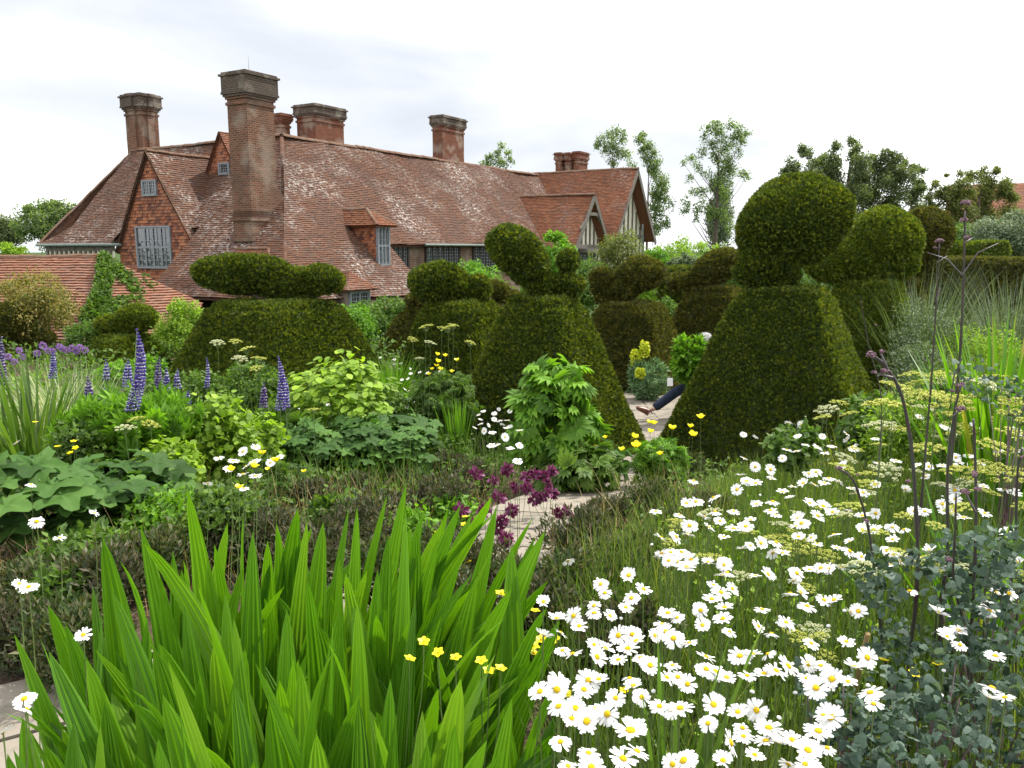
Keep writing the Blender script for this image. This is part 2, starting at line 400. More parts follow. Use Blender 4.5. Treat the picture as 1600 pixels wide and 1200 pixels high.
def clip2(poly, ax, val, keep_gt):
    out = []; n = len(poly)
    for i in range(n):
        p = poly[i]; q = poly[(i+1) % n]; dp = p[ax]-val; dq = q[ax]-val
        if not keep_gt: dp = -dp; dq = -dq
        if dp >= 0: out.append(p)
        if (dp >= 0) != (dq >= 0):
            t = dp/(dp-dq); out.append((p[0]+(q[0]-p[0])*t, p[1]+(q[1]-p[1])*t))
    return out
def tiles(mb, pts, face_to=None, g=.105, tw=.17, th=.022, jit=.013, sag=.04, mi=0, back=True):
    """clay tiles laid in courses over the planar polygon pts"""
    pts = [Vector(p) for p in pts]; n = (pts[1]-pts[0]).cross(pts[2]-pts[0]).normalized()
    c = sum(pts, Vector())/len(pts); to = (Vector((0, 0, CAM_H))-c) if face_to is None else face_to
    if n.dot(to) < 0: n = -n
    u = Z.cross(n).normalized(); v = n.cross(u)
    o = pts[0]; p2 = [((p-o).dot(u), (p-o).dot(v)) for p in pts]
    v0 = min(p[1] for p in p2); v1 = max(p[1] for p in p2)
    def w3(x, y, h):
        b = o+u*x+v*y
        s_ = sag*1.5*noise.noise(b*.33)+sag*.4*noise.noise(b*1.7)
        return b+n*(h+s_)
    if back:
        mb.poly([w3(x, y, -.05-sag) for x, y in p2], .05, mi)
    k = 0; y = v0
    while y < v1:
        strip = clip2(clip2(p2, 1, y, True), 1, min(v1, y+g), False)
        if len(strip) >= 3:
            u0 = min(p[0] for p in strip); u1 = max(p[0] for p in strip)
            x = math.floor(u0/tw)*tw + (tw/2 if k % 2 else 0) - tw
            while x < u1:
                cell = clip2(clip2(strip, 0, x, True), 0, x+tw, False)
                if len(cell) >= 3 and abs(sum(cell[q][0]*cell[(q+1) % len(cell)][1]-cell[(q+1) % len(cell)][0]*cell[q][1] for q in range(len(cell)))) > 2e-4:
                    j0 = random.uniform(0, jit); jt = random.uniform(-jit, jit)*.7; rr = random.random()
                    q = [w3(px, py, th*(1-(py-y)/g)+j0+jt*(px-x-tw/2)/tw) for px, py in cell]
                    mb.poly(q, rr, mi)
                    # front riser
                    lo = [(px, py) for px, py in cell if abs(py-y) < 1e-5]
                    if len(lo) >= 2:
                        xa = min(p[0] for p in lo); xb = max(p[0] for p in lo)
                        A = w3(xa, y, th+j0+jt*(xa-x-tw/2)/tw); B = w3(xb, y, th+j0+jt*(xb-x-tw/2)/tw)
                        mb.poly([A, A-n*(th+.012), B-n*(th+.012), B], rr*.3, mi)
                x += tw
        y += g; k += 1
    return n
def ridge_line(mb, p, q, r=.12, seg=.45, mi=0, sag=.05):
    p = Vector(p); q = Vector(q); L_ = (q-p).length; n = max(1, int(L_/seg)); d = (q-p)/n
    sd = d.cross(Z).normalized(); 
    for i in range(n):
        s0 = p+d*i; s1 = p+d*(i+1.04); j = random.uniform(-.012, .018)
        s0 = s0+Z*(sag*noise.noise(s0*.45)*1.0+j); s1 = s1+Z*(sag*noise.noise(s1*.45)+j*.3)
        rr = random.random(); pr = []
        for k in range(6):
            t = math.pi*k/5; pr.append((math.cos(t)*r*1.1, math.sin(t)*r-.03))
        for k in range(5):
            mb.poly([s0+sd*pr[k][0]+Z*pr[k][1], s1+sd*pr[k][0]*.93+Z*pr[k][1]*.9, s1+sd*pr[k+1][0]*.93+Z*pr[k+1][1]*.9, s0+sd*pr[k+1][0]+Z*pr[k+1][1]], rr, mi)
        mb.poly([s0+sd*x+Z*y for x, y in pr], rr, mi)
HOUSE0 = Vector((-6, 34, 0))
house = empty('brick_and_tile_house', HOUSE0, 'long old farmhouse with steep lichened red tile roofs, brick chimneys and timber gables', 'house')
J = P(440, 212, 35); zr = J.z
Lp = onpl(207, 240, J, a_); Lp.z = zr - .05
RUN = 4.4; DROP = zr-2.62
def slopeA(run, t):    # point on the near (-a) slope: distance down from ridge, position along b from J
    return J - a_*run + b_*t - Z*(DROP*run/RUN)
EL = onpl(60, 391, J-a_*RUN, a_)
tL = (EL-J).dot(b_); tLp = (Lp-J).dot(b_)
CC = J - a_*RUN + b_*RUN - Z*DROP
cross = MB()
gA = P(232, 235, 33.2)
tc_r = (onpl(305, 400, gA, a_)-J).dot(b_)
# near slope, sprocketed foot at left
rung = (J-gA).dot(a_)-.12; tgl = (onpl(187, 386, gA, a_)-J).dot(b_)
ext = 1.9
CC2 = J - a_*(RUN+ext) + b_*(RUN+ext) - Z*(DROP*(RUN+ext)/RUN)
tiles(cross, [J, Lp, slopeA(RUN*.82, tL+1.3), slopeA(RUN, tL), slopeA(RUN, tgl+.1), slopeA(rung, tgl+.1), slopeA(rung, tc_r+.25), slopeA(RUN+ext, tc_r+.25), CC2], sag=.08)

# left end of the cross wing (hidden side)
EL_ = J - a_*RUN + b_*tL - Z*DROP; EB = J + a_*RUN + b_*tL - Z*DROP
cross.poly([Lp, EB, EL_], .4)
cross.poly([J, Lp, J+a_*RUN+b_*tL-Z*DROP, J+a_*RUN-Z*DROP], .4)
cross.build('cross_wing_roof', M_tile, house)
# main range
FAR = J + a_*27
main = MB()
K0 = CC
kv = onpl(652, 432, CC, (b_*RUN-Z*DROP).cross(a_).normalized()); ku = CC+a_*((onpl(607, 388, CC, b_)-CC).dot(a_))
tiles(main, [J, FAR, FAR+b_*RUN-Z*DROP, ku, kv, J+a_*((kv-J).dot(a_)-.4)+b_*(RUN+ext)-Z*(DROP*(RUN+ext)/RUN), CC2], sag=.10)
main.poly([J, FAR, FAR-b_*RUN-Z*DROP, J-b_*RUN-Z*DROP], .4)
main.build('main_roof', M_tile, house)
# ridges
rg = MB(); ridge_line(rg, Lp, J, .12); ridge_line(rg, J, FAR, .12); ridge_line(rg, Lp, slopeA(RUN, tL), .08)
rg.build('ridge_tiles', M_ridge, house)
rg = MB(); ridge_line(rg, J-Z*.05, CC2-Z*.05, .075, .11, sag=.07); rg.build('hip_tiles', M_tile, house)
# walls under main eave (brick with strip windows)
eaveoff = -.35
wA = CC+b_*eaveoff+Z*.3; 
def wp(t, z, o=0): p = CC+b_*(eaveoff+o)+a_*t; return Vector((p.x, p.y, z))
wl = MB()
zE = CC.z+.25
wl.poly([wp(2, -.2), wp(27, -.2), wp(27, zE), wp(2, zE)])
wl.build('brick_wall', M_brick, house)
gt = MB(); e0 = CC+a_*8.0+b_*.06-Z*.02; e1 = CC+a_*20+b_*.06-Z*.02
gt.tube([e0, e1], [.055, .055], 6)
e2 = EL_-a_*.06-Z*.03; e3 = slopeA(RUN, (onpl(190, 388, J-a_*RUN, a_)-J).dot(b_))-a_*.06-Z*.03; gt.tube([e2, e3], [.06, .06], 6)
gt.tube([P(1004, 350, 50), P(1004, 420, 50)], [.05, .05], 6)
gt.build('gutter', M_gutter, house)
def window(o, ud, w, h, nx, ny, n, rows=(3, 4), parent=house, fw=.07, lead=.014, depth=.08, opened=(), frame=None, name='window', leads=True):
    """o lower-left corner, ud unit horizontal, n outward normal; nx lights by ny tiers, each leaded rows=(cols,rows)"""
    o = Vector(o); t = MB(); c0 = o+n*.02
    def bx(x0, x1, z0, z1, d0, d1, m): m.box(o+ud*(x0+x1)/2+Z*(z0+z1)/2+n*(d0+d1)/2, ud*(x1-x0)/2, n*(d1-d0)/2, Z*(z1-z0)/2)
    bx(-fw*.3, fw, 0, h, -.03, depth, t); bx(w-fw, w+fw*.3, 0, h, -.03, depth, t)
    bx(fw, w-fw, 0, fw, -.03, depth+.03, t); bx(fw, w-fw, h-fw, h, -.03, depth, t)
    lw = (w-2*fw)/nx; lh = (h-2*fw)/ny
    for i in range(1, nx): bx(fw+lw*i-fw*.4, fw+lw*i+fw*.4, fw, h-fw, -.03, depth-.005, t)
    for j in range(1, ny): bx(fw, w-fw, fw+lh*j-fw*.45, fw+lh*j+fw*.45, -.028, depth-.008, t)
    f = t.build(name, frame or M_frame, parent)
    g = MB(); l = MB()
    for i in range(nx):
        for j in range(ny):
            x0 = fw+lw*i+fw*.4; x1 = fw+lw*(i+1)-fw*.4; z0 = fw+lh*j+fw*.4; z1 = fw+lh*(j+1)-fw*.4
            q = [o+ud*x0+Z*z0+n*.012, o+ud*x1+Z*z0+n*.012, o+ud*x1+Z*z1+n*.012, o+ud*x0+Z*z1+n*.012]
            g.poly(q)
            if (i, j) in opened: continue
            s_ = .022
            for aa, bb in (((x0, z0), (x1, z0)), ((x0, z1), (x1, z1)), ((x0, z0), (x0, z1)), ((x1, z0), (x1, z1))):
                l.bar(o+ud*aa[0]+Z*aa[1]+n*.03, o+ud*bb[0]+Z*bb[1]+n*.03, s_*1.5, .02)
            if leads:
                for k in range(1, rows[0]):
                    xx = x0+(x1-x0)*k/rows[0]; l.bar(o+ud*xx+Z*z0+n*.024, o+ud*xx+Z*z1+n*.024, lead*1.3, .014)
                for k in range(1, rows[1]):
                    zz = z0+(z1-z0)*k/rows[1]; l.bar(o+ud*x0+Z*zz+n*.026, o+ud*x1+Z*zz+n*.026, lead*1.3, .014)
    g.build('pane', M_glass, f); 
    if l.v: l.build('glazing_bars', M_lead, f)
    return f
def tonwall(u, v, pt, n): return onpl(u, v, pt, n)
for (u0, u1, nx) in ((612, 637, 3), (664, 717, 6), (738, 790, 6)):
    pw = wp(0, 0, .0); A = onpl(u0, 413, pw, b_); B = onpl(u1, 413, pw, b_)
    w = (B-A).dot(a_); zb = 1.45; A = Vector((A.x, A.y, zb)); window(A, a_, w, zE-.28-zb, nx, 1, b_, rows=(2, 6), frame=M_timberd, fw=.09, lead=.02)
# ---- tile hung gable wing at left
wallN = -a_
gR = onpl(305, 376, gA, a_); gL = onpl(187, 386, gA, a_); gR.z = max(gR.z, 2.6)
gBR = Vector((gR.x, gR.y, -.2)); gBL = Vector((gL.x, gL.y, -.2))
th_ = MB(); tiles(th_, [gA-Z*.12, gL, gBL, gBR, gR], face_to=-a_, g=.125, tw=.19, th=.03, jit=.02, sag=.03)
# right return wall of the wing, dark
gRe = gR + a_*3.2
th_.build('tile_hung_gable', M_hung, house)
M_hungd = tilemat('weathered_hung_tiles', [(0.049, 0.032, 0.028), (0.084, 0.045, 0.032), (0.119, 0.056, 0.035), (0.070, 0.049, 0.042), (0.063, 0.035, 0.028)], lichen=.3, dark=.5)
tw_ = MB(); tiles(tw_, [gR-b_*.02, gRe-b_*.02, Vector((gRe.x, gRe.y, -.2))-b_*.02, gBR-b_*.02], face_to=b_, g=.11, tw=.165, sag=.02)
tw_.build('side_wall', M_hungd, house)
gw = MB(); ov = -a_*.14
B1 = gA+a_*3.9; ro = (gR-gA); 
rdir = (gR-gA).normalized(); ldir = (gL-gA).normalized()
eR = gR+rdir*.30; eL = gL+ldir*.25
tiles(gw, [gA+ov, B1+a_*.8, eR+a_*4.2, eR+ov], sag=.06)
tiles(gw, [gA+ov, B1+a_*.8, eL+a_*2.0, eL+ov], face_to=-b_+Z, sag=.05)
gw.build('gable_wing_roof', M_tile, house)
rg = MB(); ridge_line(rg, gA+ov*.9, B1, .09); ridge_line(rg, gA+ov, eR+ov, .035, .3, sag=0); ridge_line(rg, gA+ov, eL+ov, .035, .3, sag=0)
rg.build('ridge_tiles', M_ridge, house)
def wrect(u0, v0, u1, v1, pt, n, ud):
    A = onpl(u0, v1, pt, n); B = onpl(u1, v1, pt, n); C = onpl((u0+u1)/2, v0, pt, n)
    return A, (B-A).dot(ud), C.z-A.z
A, w, h = wrect(217, 353, 270, 419, gA-a_*.05, a_, b_); window(A, b_, w, h, 4, 2, -a_, rows=(2, 3), fw=.06, depth=.06, opened=((0, 1),))
A, w, h = wrect(224, 281, 246, 307, gA-a_*.05, a_, b_); window(A, b_, w, h, 2, 1, -a_, rows=(3, 4), fw=.05, depth=.06)
wd = MB()   # half timber strip wall under the left eave
q0 = slopeA(RUN-.25, tL+.3); q1 = slopeA(RUN-.25, (gL-J).dot(b_)-.02)
wd.poly([Vector((q0.x, q0.y, -.2)), Vector((q1.x, q1.y, -.2)), q1-Z*.05, q0-Z*.05])
wd.build('plaster_wall', M_plaster, house)
st = MB(); L_ = (q1-q0).length
for i in range(int(L_/.34)+1):
    p = q0.lerp(q1, min(1, i*.34/L_))-a_*.03; st.bar(Vector((p.x, p.y, 0)), Vector((p.x, p.y, q0.z-.28)), .13, .06, up=a_)
st.bar(q0-a_*.02-Z*.42, q1-a_*.02-Z*.42, .08, .18)
st.build('timber_studs', M_timber, house)
# ---- small dormer gable behind the big chimney
dA = P(345, 206, 34.6); dn = -a_
dw = 1.25; dl = dA-b_*dw-Z*2.1; dr = dA+b_*dw-Z*2.1
dm = MB(); tiles(dm, [dA-Z*.05, dl, dl-Z*1.2, dr-Z*1.2, dr], face_to=-a_, g=.115, sag=.02); dm.build('dormer_gable', M_hung, house)
dm = MB(); 
tiles(dm, [dA-a_*.12, dA+a_*1.5, dr+a_*1.5, dr-a_*.12], face_to=b_+Z, sag=.02); tiles(dm, [dA-a_*.12, dA+a_*1.5, dl+a_*1.5, dl-a_*.12], face_to=-b_+Z, sag=.02)
dm.build('dormer_roof', M_tile2, house)
A, w, h = wrect(344, 254, 360, 274, dA-a_*.04, a_, b_); window(A, b_, w, h, 1, 1, -a_, rows=(3, 3), fw=.07)
# ---- chimneys
def rectfoot(c, ha, hb, o=0): return [c-a_*(ha+o)-b_*(hb+o), c-a_*(ha+o)+b_*(hb+o), c+a_*(ha+o)+b_*(hb+o), c+a_*(ha+o)-b_*(hb+o)]
def ribfoot(c, ha, hb, o=0, r=.09, nb_=2):
    """rectangle with shallow vertical ribs on each side"""
    out = []; H = [(-(hb), -(ha)), (hb, -(ha)), (hb, ha), (-(hb), ha)]
    for i in range(4):
        x0, y0 = H[i]; x1, y1 = H[(i+1) % 4]; dx, dy = x1-x0, y1-y0; l = math.hypot(dx, dy); nx_, ny_ = dy/l, -dx/l
        segs = [(0, o), (.3, o), (.3, o+r), (.7, o+r), (.7, o), (1, o)] if nb_ else [(0, o), (1, o)]
        for t, k in segs[:-1] if False else segs:
            px = x0+dx*t+nx_*k; py = y0+dy*t+ny_*k
            if t == 0: px -= dx/l*o; py -= dy/l*o
            if t == 1: px += dx/l*o; py += dy/l*o
            if out and t == 0: continue_same = True
            out.append(c+b_*px+a_*py)
    # drop duplicated corners
    res = []
    for p in out:
        if not res or (p-res[-1]).length > 1e-4: res.append(p)
    if (res[0]-res[-1]).length < 1e-4: res.pop()
    return res
def chimney(uL, uC, uR, vt, vb, d, rib=0, caph=.75, mat=None, capm=None, name='chimney', cap_o=.13, extra=None, label=None):
    v_m = vt+(vb-vt)*.6
    c = P(uC, v_m, d); l = onpl(uL, v_m, c, a_); r = onpl(uR, v_m, c, b_)
    hb = abs((l-c).dot(b_))/2; ha = abs((r-c).dot(a_))/2
    cen = c-b_*hb+a_*ha; zt = P(uC, vt, d).z; zb = P(uC, vb, d).z-.8
    F = (lambda o: ribfoot(cen, ha, hb, o, .10)) if rib else (lambda o: rectfoot(cen, ha, hb, o))
    m = MB(); m.prism(F(0), zb, zt-caph, mi=0)
    z = zt-caph; st = [(.045, .10), (.0, .10), (.05, .08), (.10, .08), (cap_o, .08)]
    tot = sum(s_[1] for s_ in st); mid = max(.05, caph-tot-.14)
    for i, (o_, h_) in enumerate(st): m.prism(F(o_), z+.002, z+h_, mi=1 if i > 2 else 0); z += h_
    m.prism(F(cap_o-.02), z+.002, z+mid, mi=1); z += mid
    m.prism(F(cap_o+.04), z+.002, z+.07, mi=1); z += .07
    m.prism(F(cap_o-.03), z+.002, z+.07, mi=1)
    o = m.build(name, [mat or M_brickc, capm or M_cap], house)
    if label: o['label'] = label
    return cen, ha, hb, zt
bc = chimney(359, 389, 431, 109, 330, 29.7, caph=1.1, cap_o=.145, label='tallest chimney, broad brown brick stack with weathered cap in front of the roof')
m = MB()   # lower, wider body with tiled offsets and band courses
cen, ha, hb, zt = bc
zs = P(389, 292, 31).z; zm = P(389, 345, 31).z
m.prism(rectfoot(cen+a_*.35, ha+.35, hb), 0, zs-.9); 
m.prism(rectfoot(cen+a_*.35, ha+.35, hb, .07), zm-.04, zm+.08); m.prism(rectfoot(cen+a_*.2, ha+.25, hb, .06), zm-.75, zm-.62)
F0 = rectfoot(cen+a_*.55, ha+.55, hb, .004); m.prism(F0, 0, zs-1.25)
m.build('chimney_base', M_brickc, house); m = MB()
# sloping shoulder
cen = Vector((cen.x, cen.y, 0)); c1 = cen+a_*(ha)+Z*(zs-1.3)
m.faces([c1-b_*(hb-.01), c1+b_*(hb-.01), c1+b_*(hb-.01)+a_*1.1, c1-b_*(hb-.01)+a_*1.1, c1-b_*(hb-.01)+Z*1.3, c1+b_*(hb-.01)+Z*1.3],
        [(0, 1, 2, 3), (1, 5, 2), (0, 3, 4), (4, 3, 2, 5), (0, 4, 5, 1)])
m.build('chimney_shoulder', M_brickc, house)
m = MB(); pc = cen+Z*(zt-.1); m.tube([pc, pc+Z*.75], [.012, .008], 5); m.build('lightning_rod', M_gutter, house)
chimney(197, 222, 248, 145, 236, 39.5, rib=1, caph=.95, mat=M_brickc, cap_o=.16, label='ribbed brick chimney at the left end of the ridge')
chimney(428, 440, 453, 181, 212, 40, caph=.5, mat=M_brickr, capm=M_brickr, label='small red chimney half hidden behind the tallest chimney')
chimney(464, 493, 537, 161, 222, 40, rib=0, caph=.8, mat=M_brickr, label='wide red brick chimney behind the ridge')
chimney(676, 692, 725, 179, 262, 45.5, caph=.8, mat=M_brickr, label='square brick chimney with pale cap at mid ridge')
for (l, c, r) in ((868, 875, 884), (883, 889, 896), (896, 905, 918)):
    chimney(l, c, r, 238 if r < 910 else 236, 275, 56, caph=.75, mat=M_brickr, capm=M_brickr, cap_o=.1, label='one of three clustered red flues at the far end of the roof')
# ---- hipped dormer on the big slope
pD = P(588, 352, 32.2)       # upper-left of the window face
fz = P(588, 415, 32.2).z
dN = b_; d0 = pD; wdt = (onpl(605, 352, pD, b_)-pD).dot(a_)+.05
dd = MB(); back = 2.9
tiles(dd, [d0, d0-b_*back, d0-b_*back-Z*.9, Vector((d0.x, d0.y, fz-.3))], face_to=-a_, g=.115, sag=.01); dd.build('dormer_wall', M_hung, house)
ddr = MB(); e_ = d0-a_*.28+b_*.28; f_ = d0+a_*(wdt+.28)+b_*.28; up_ = P(572, 326, 33)
rz_ = up_.z; mid_ = d0+a_*wdt/2; R0_ = Vector((mid_.x-b_.x*.75, mid_.y-b_.y*.75, rz_)); R1_ = R0_-b_*2.6
tiles(ddr, [R0_, R1_, e_-b_*3.3, e_], face_to=-a_+Z, sag=.02); tiles(ddr, [R0_, e_, f_], face_to=b_+Z, sag=.02); tiles(ddr, [R0_, R1_, f_-b_*2.6, f_], face_to=a_+Z, sag=.02)
ddr.build('dormer_roof', M_tile2, house)
rg = MB(); ridge_line(rg, R0_, R1_, .09, .35); ridge_line(rg, R0_+Z*.02, e_+Z*.02, .06, .25); ridge_line(rg, R0_+Z*.02, f_+Z*.02, .06, .25); rg.build('ridge_tiles', M_ridge, house)
window(Vector((d0.x, d0.y, fz)), a_, wdt, d0.z-fz-.02, 3, 2, b_, rows=(2, 3), fw=.07)
cs = MB(); cc0 = Vector((d0.x, d0.y, fz+.75))+a_*(wdt+.0)+b_*.05; cs.box(cc0+b_*.28+Z*.35, b_*.28, a_*.015, Z*.42); 
# ---- two low hipped porch dormers near the foot of the slope
def hipdormer(u0, u1, vr, ve, d, face_v):
    p = P((u0+u1)/2, ve, d); w2 = (u1-u0)/FPX*d/2
    x = Vector((1, 0, 0)); f1 = p-a_*w2*.8+b_*.3; f2 = p+a_*w2*.8+b_*.3
    rz = P(u0, vr, d).z; r0 = Vector((p.x, p.y, rz))-b_*.35; r1 = r0-b_*1.6
    q = MB(); tiles(q, [r0, r1, f1-b_*2.2, f1], face_to=-a_+Z, sag=.01, g=.09, tw=.15); tiles(q, [r0, f1, f2], face_to=b_+Z, sag=.01, g=.09, tw=.15)
    q.build('dormer_roof', M_tile2, house)
    rg = MB(); ridge_line(rg, r0, r1, .08, .3); ridge_line(rg, r0, f1, .05, .2); ridge_line(rg, r0, f2, .05, .2); rg.build('ridge_tiles', M_ridge, house)
    wq = MB(); g1 = f1+a_*.2-b_*.25; g2 = f2-a_*.2-b_*.25
    wq.poly([g1, g1-b_*1.6, g1-b_*1.6-Z*1.2, g1-Z*1.2]); wq.poly([g1, g2, g2-Z*1.2, g1-Z*1.2]); wq.build('dormer_wall', M_brick, house)
    o_ = g1-Z*.75+a_*.12+b_*.02; window(o_, a_, max(.4, (g2-g1).length-.24), .7, 2, 1, b_, rows=(3, 4), fw=.05)
hipdormer(402, 462, 388, 413, 28.8, 440)
hipdormer(512, 604, 424, 452, 29.2, 475)
# ---- timber framed gable wings
def timber_wing(apex, hw, zf, wall_b, back, studs, roofm, over, mid_rail=True, win=None, ridge_rise=0):
    ap = apex; f1 = ap-a_*hw; f1.z = zf; f2 = ap+a_*hw; f2.z = zf
    r = MB(); bk = -b_*back
    s1 = (f1-ap).normalized(); s2 = (f2-ap).normalized(); o1 = f1+s1*.35; o2 = f2+s2*.35
    tiles(r, [ap, ap+bk, o1+bk, o1], face_to=-a_+Z, sag=.08); tiles(r, [ap, ap+bk, o2+bk, o2], face_to=a_+Z, sag=.08)
    r.build('gable_wing_roof', roofm, house)
    rg = MB(); ridge_line(rg, ap, ap+bk, .11); rg.build('ridge_tiles', M_ridge, house)
    bb = MB(); dn_ = -Z*.16
    for f in (o1, o2): bb.bar(ap+dn_-b_*.03, f+dn_-b_*.03, .06, .24, up=Z)
    # soffit timbers
    for k in range(5):
        for f in (o1, o2):
            pass
    bb.build('barge_board', M_timber, house)
    wa = ap-b_*over; w1 = f1-b_*over; w2 = f2-b_*over
    pl = MB(); g1 = Vector((w1.x, w1.y, -.2))+a_*.15; g2 = Vector((w2.x, w2.y, -.2))-a_*.15
    pl.poly([wa-Z*.2, w1+a_*.15, g1, g2, w2-a_*.15]); 
    pl.poly([g1, w1+a_*.15, w1+a_*.15-b_*back*.9, g1-b_*back*.9])
    pl.build('plaster_gable', M_plaster, house)
    t = MB(); n_ = b_*.03; H = ap.z-zf
    for i in range(studs+1):
        k = -1+2*i/studs; p = Vector((wa.x, wa.y, 0))+a_*hw*k*.96; top = ap.z-.25-H*abs(k)
        t.bar(Vector((p.x, p.y, zf+.05))+n_, Vector((p.x, p.y, max(zf+.06, top)))+n_, .12, .06, up=b_)
        t.bar(Vector((p.x, p.y, -.2))+n_, Vector((p.x, p.y, zf))+n_, .13, .06, up=b_)
    t.bar(w1+n_*2, w2+n_*2, .12, .22); 
    if mid_rail:
        zz = zf+H*.62; hh = hw*.38; c_ = Vector((wa.x, wa.y, zz))+b_*(over-.1); t.bar(c_-a_*hh, c_+a_*hh, .12, .18)
        for sg in (-1, 1): t.bar(c_+a_*hh*.55*sg, Vector((c_.x, c_.y, zf+H*.32))+a_*hw*.72*sg, .08, .12)
    t.build('timber_frame', M_timber, house)
    return wa, w1, w2
ap1 = P(930, 303, 45.8); wa, w1, w2 = timber_wing(ap1, 2.15, 2.55, 0, 6.2, 8, M_tile2, .55)
bj = MB(); bj.box(Vector((wa.x, wa.y, 2.35))+b_*.35, a_*1.15, b_*.35, Z*.1); bj.build('window_canopy', M_timber, house)
window(Vector((wa.x, wa.y, .6))-a_*1.0+b_*.1, a_, 2.0, 1.6, 4, 1, b_, rows=(3, 5), frame=M_timber)
ap2 = P(998, 263, 50.2); ap2_ = timber_wing(ap2, 2.95, P(1000, 362, 52).z-.3, 0, 8.5, 9, M_tile2, .75, mid_rail=False)
# ---- low outbuilding at left
M_tile3 = tilemat('outbuilding_tiles', [(0.171, 0.068, 0.043), (0.239, 0.103, 0.062), (0.274, 0.131, 0.081), (0.205, 0.108, 0.075), (0.114, 0.062, 0.046)], lichen=.35, dark=.25, lpos=.6)
R0 = P(-90, 404, 22.2); R1 = P(157, 399, 22); E0 = P(-90, 540, 19.6); E1 = P(140, 540, 19.4)
ob = empty('outbuilding', Vector((R1.x, R1.y-1, 0)), 'low outbuilding with orange tiled hipped roof partly under green creeper', 'building')
m = MB(); tiles(m, [R0, R1, E1, E0], g=.10, tw=.165, th=.032, jit=.012, sag=.03)
E2 = P(312, 491, 22.5); Ed = P(250, 540, 20.4)
tiles(m, [R1, E1, Ed, E2], g=.10, tw=.165, th=.032, jit=.012, sag=.03); m.build('roof', M_tile3, ob)
m = MB(); ridge_line(m, R0, R1, .1, .4); ridge_line(m, R1+Z*.02, E1+Z*.02, .06, .16); ridge_line(m, R1+Z*.02, E2+Z*.02, .06, .2); m.build('ridge_tiles', M_ridge, ob)
m = MB(); m.poly([E0+Vector((0, .3, 0)), E1+Vector((-.2, .3, 0)), Vector((E1.x-.2, E1.y+.3, -.1)), Vector((E0.x, E0.y+.3, -.1))]); m.poly([E1+Vector((-.2, .3, 0)), E2+Vector((-.2, 0, 0)), Vector((E2.x-.2, E2.y, -.1)), Vector((E1.x-.2, E1.y+.3, -.1))]); m.build('wall', M_brick, ob)
# ---- distant barn roof at right
bn = empty('barn', P(1560, 400, 60)*1.0, 'distant barn with plain red tiled roof behind the grey-green trees', 'barn'); bn.location.z = 0
q0, q1, q2, q3 = P(1482, 290, 64), P(1700, 283, 60), P(1700, 385, 54), P(1470, 385, 58)
m = MB(); tiles(m, [q0, q1, q2, q3], g=.2, tw=.3, sag=.05); m.build('roof', M_tile2, bn)
m = MB(); m.poly([q3, q2, Vector((q2.x, q2.y, -.1)), Vector((q3.x, q3.y, -.1))]); m.build('wall', M_brick, bn)
# ================================================================== FOLIAGE HELPERS
def mk_t(vs, fs): return (np.array(vs, float), fs)
T_leaf = mk_t([(0, 0, 0), (-.5, .42, .10), (0, 1, 0), (.5, .42, .10), (0, .45, -.03)], [(0, 4, 1), (1, 4, 2), (0, 3, 4), (4, 3, 2)])
T_dia = mk_t([(0, 0, 0), (-.5, .45, .08), (0, 1, -.05), (.5, .45, .08)], [(0, 3, 2, 1)])
T_oval = mk_t([(0, 0, 0), (-.38, .2, .05), (-.5, .55, .03), (-.28, .87, -.04), (0, 1, -.1), (.28, .87, -.04), (.5, .55, .03), (.38, .2, .05), (0, .5, -.05)],
              [(0, 8, 2, 1), (2, 8, 4, 3), (0, 7, 6, 8), (8, 6, 5, 4)])
def spray():
    V = []; F = []
    for (bx, by, tx, ty, w, zz) in ((0, 0, 0, 1, .13, .04), (0, .18, -.42, .68, .10, .0), (0, .30, .42, .78, .10, .06), (0, .48, -.22, 1.0, .08, .05), (0, .1, .36, .5, .09, -.05)):
        k = len(V); dx, dy = tx-bx, ty-by; l = math.hypot(dx, dy); nx, ny = -dy/l*w, dx/l*w; mx_, my_ = bx+dx*.5, by+dy*.5
        V += [(bx, by, 0), (mx_+nx, my_+ny, zz), (tx, ty, zz*.5), (mx_-nx, my_-ny, zz)]; F.append((k, k+1, k+2, k+3))
    return mk_t(V, F)
T_spray = spray()
def lobed(nl=5, depth=.45, seg=6, cup=.34, serr=.06):
    V = [(0, .35, -.03)]; n = nl*seg
    for ring in (.34, .68, 1.0):
        for i in range(n):
            t = -math.pi*.5+(i+.5)/n*2*math.pi; ph = (t+math.pi/2)/(2*math.pi)*nl; f = abs((ph % 1)-.5)*2
            r = .62*(1-depth*f**1.4)+serr*((i % 2)-.5)*(1 if ring == 1 else .2)
            if abs(t+math.pi/2) < .35 or abs(t-1.5*math.pi) < .35: r *= .55
            r *= ring; V.append((r*math.cos(t), .38+r*math.sin(t), cup*.16*ring*(1-abs(2*f-.9)) - .22*r*r + .03*(i % 2)*ring + (.03*math.sin(5*t+ring*4))))
    F = [(0, 1+i, 1+(i+1) % n) for i in range(n)]
    for k in range(2):
        a = 1+k*n; F += [(a+i, a+n+i, a+n+(i+1) % n, a+(i+1) % n) for i in range(n)]
    return mk_t(V, F)
T_lobe5 = lobed(5, .5); T_lobe3 = lobed(3, .35, 5, .1, .0); T_lobe7 = lobed(7, .55, 5)
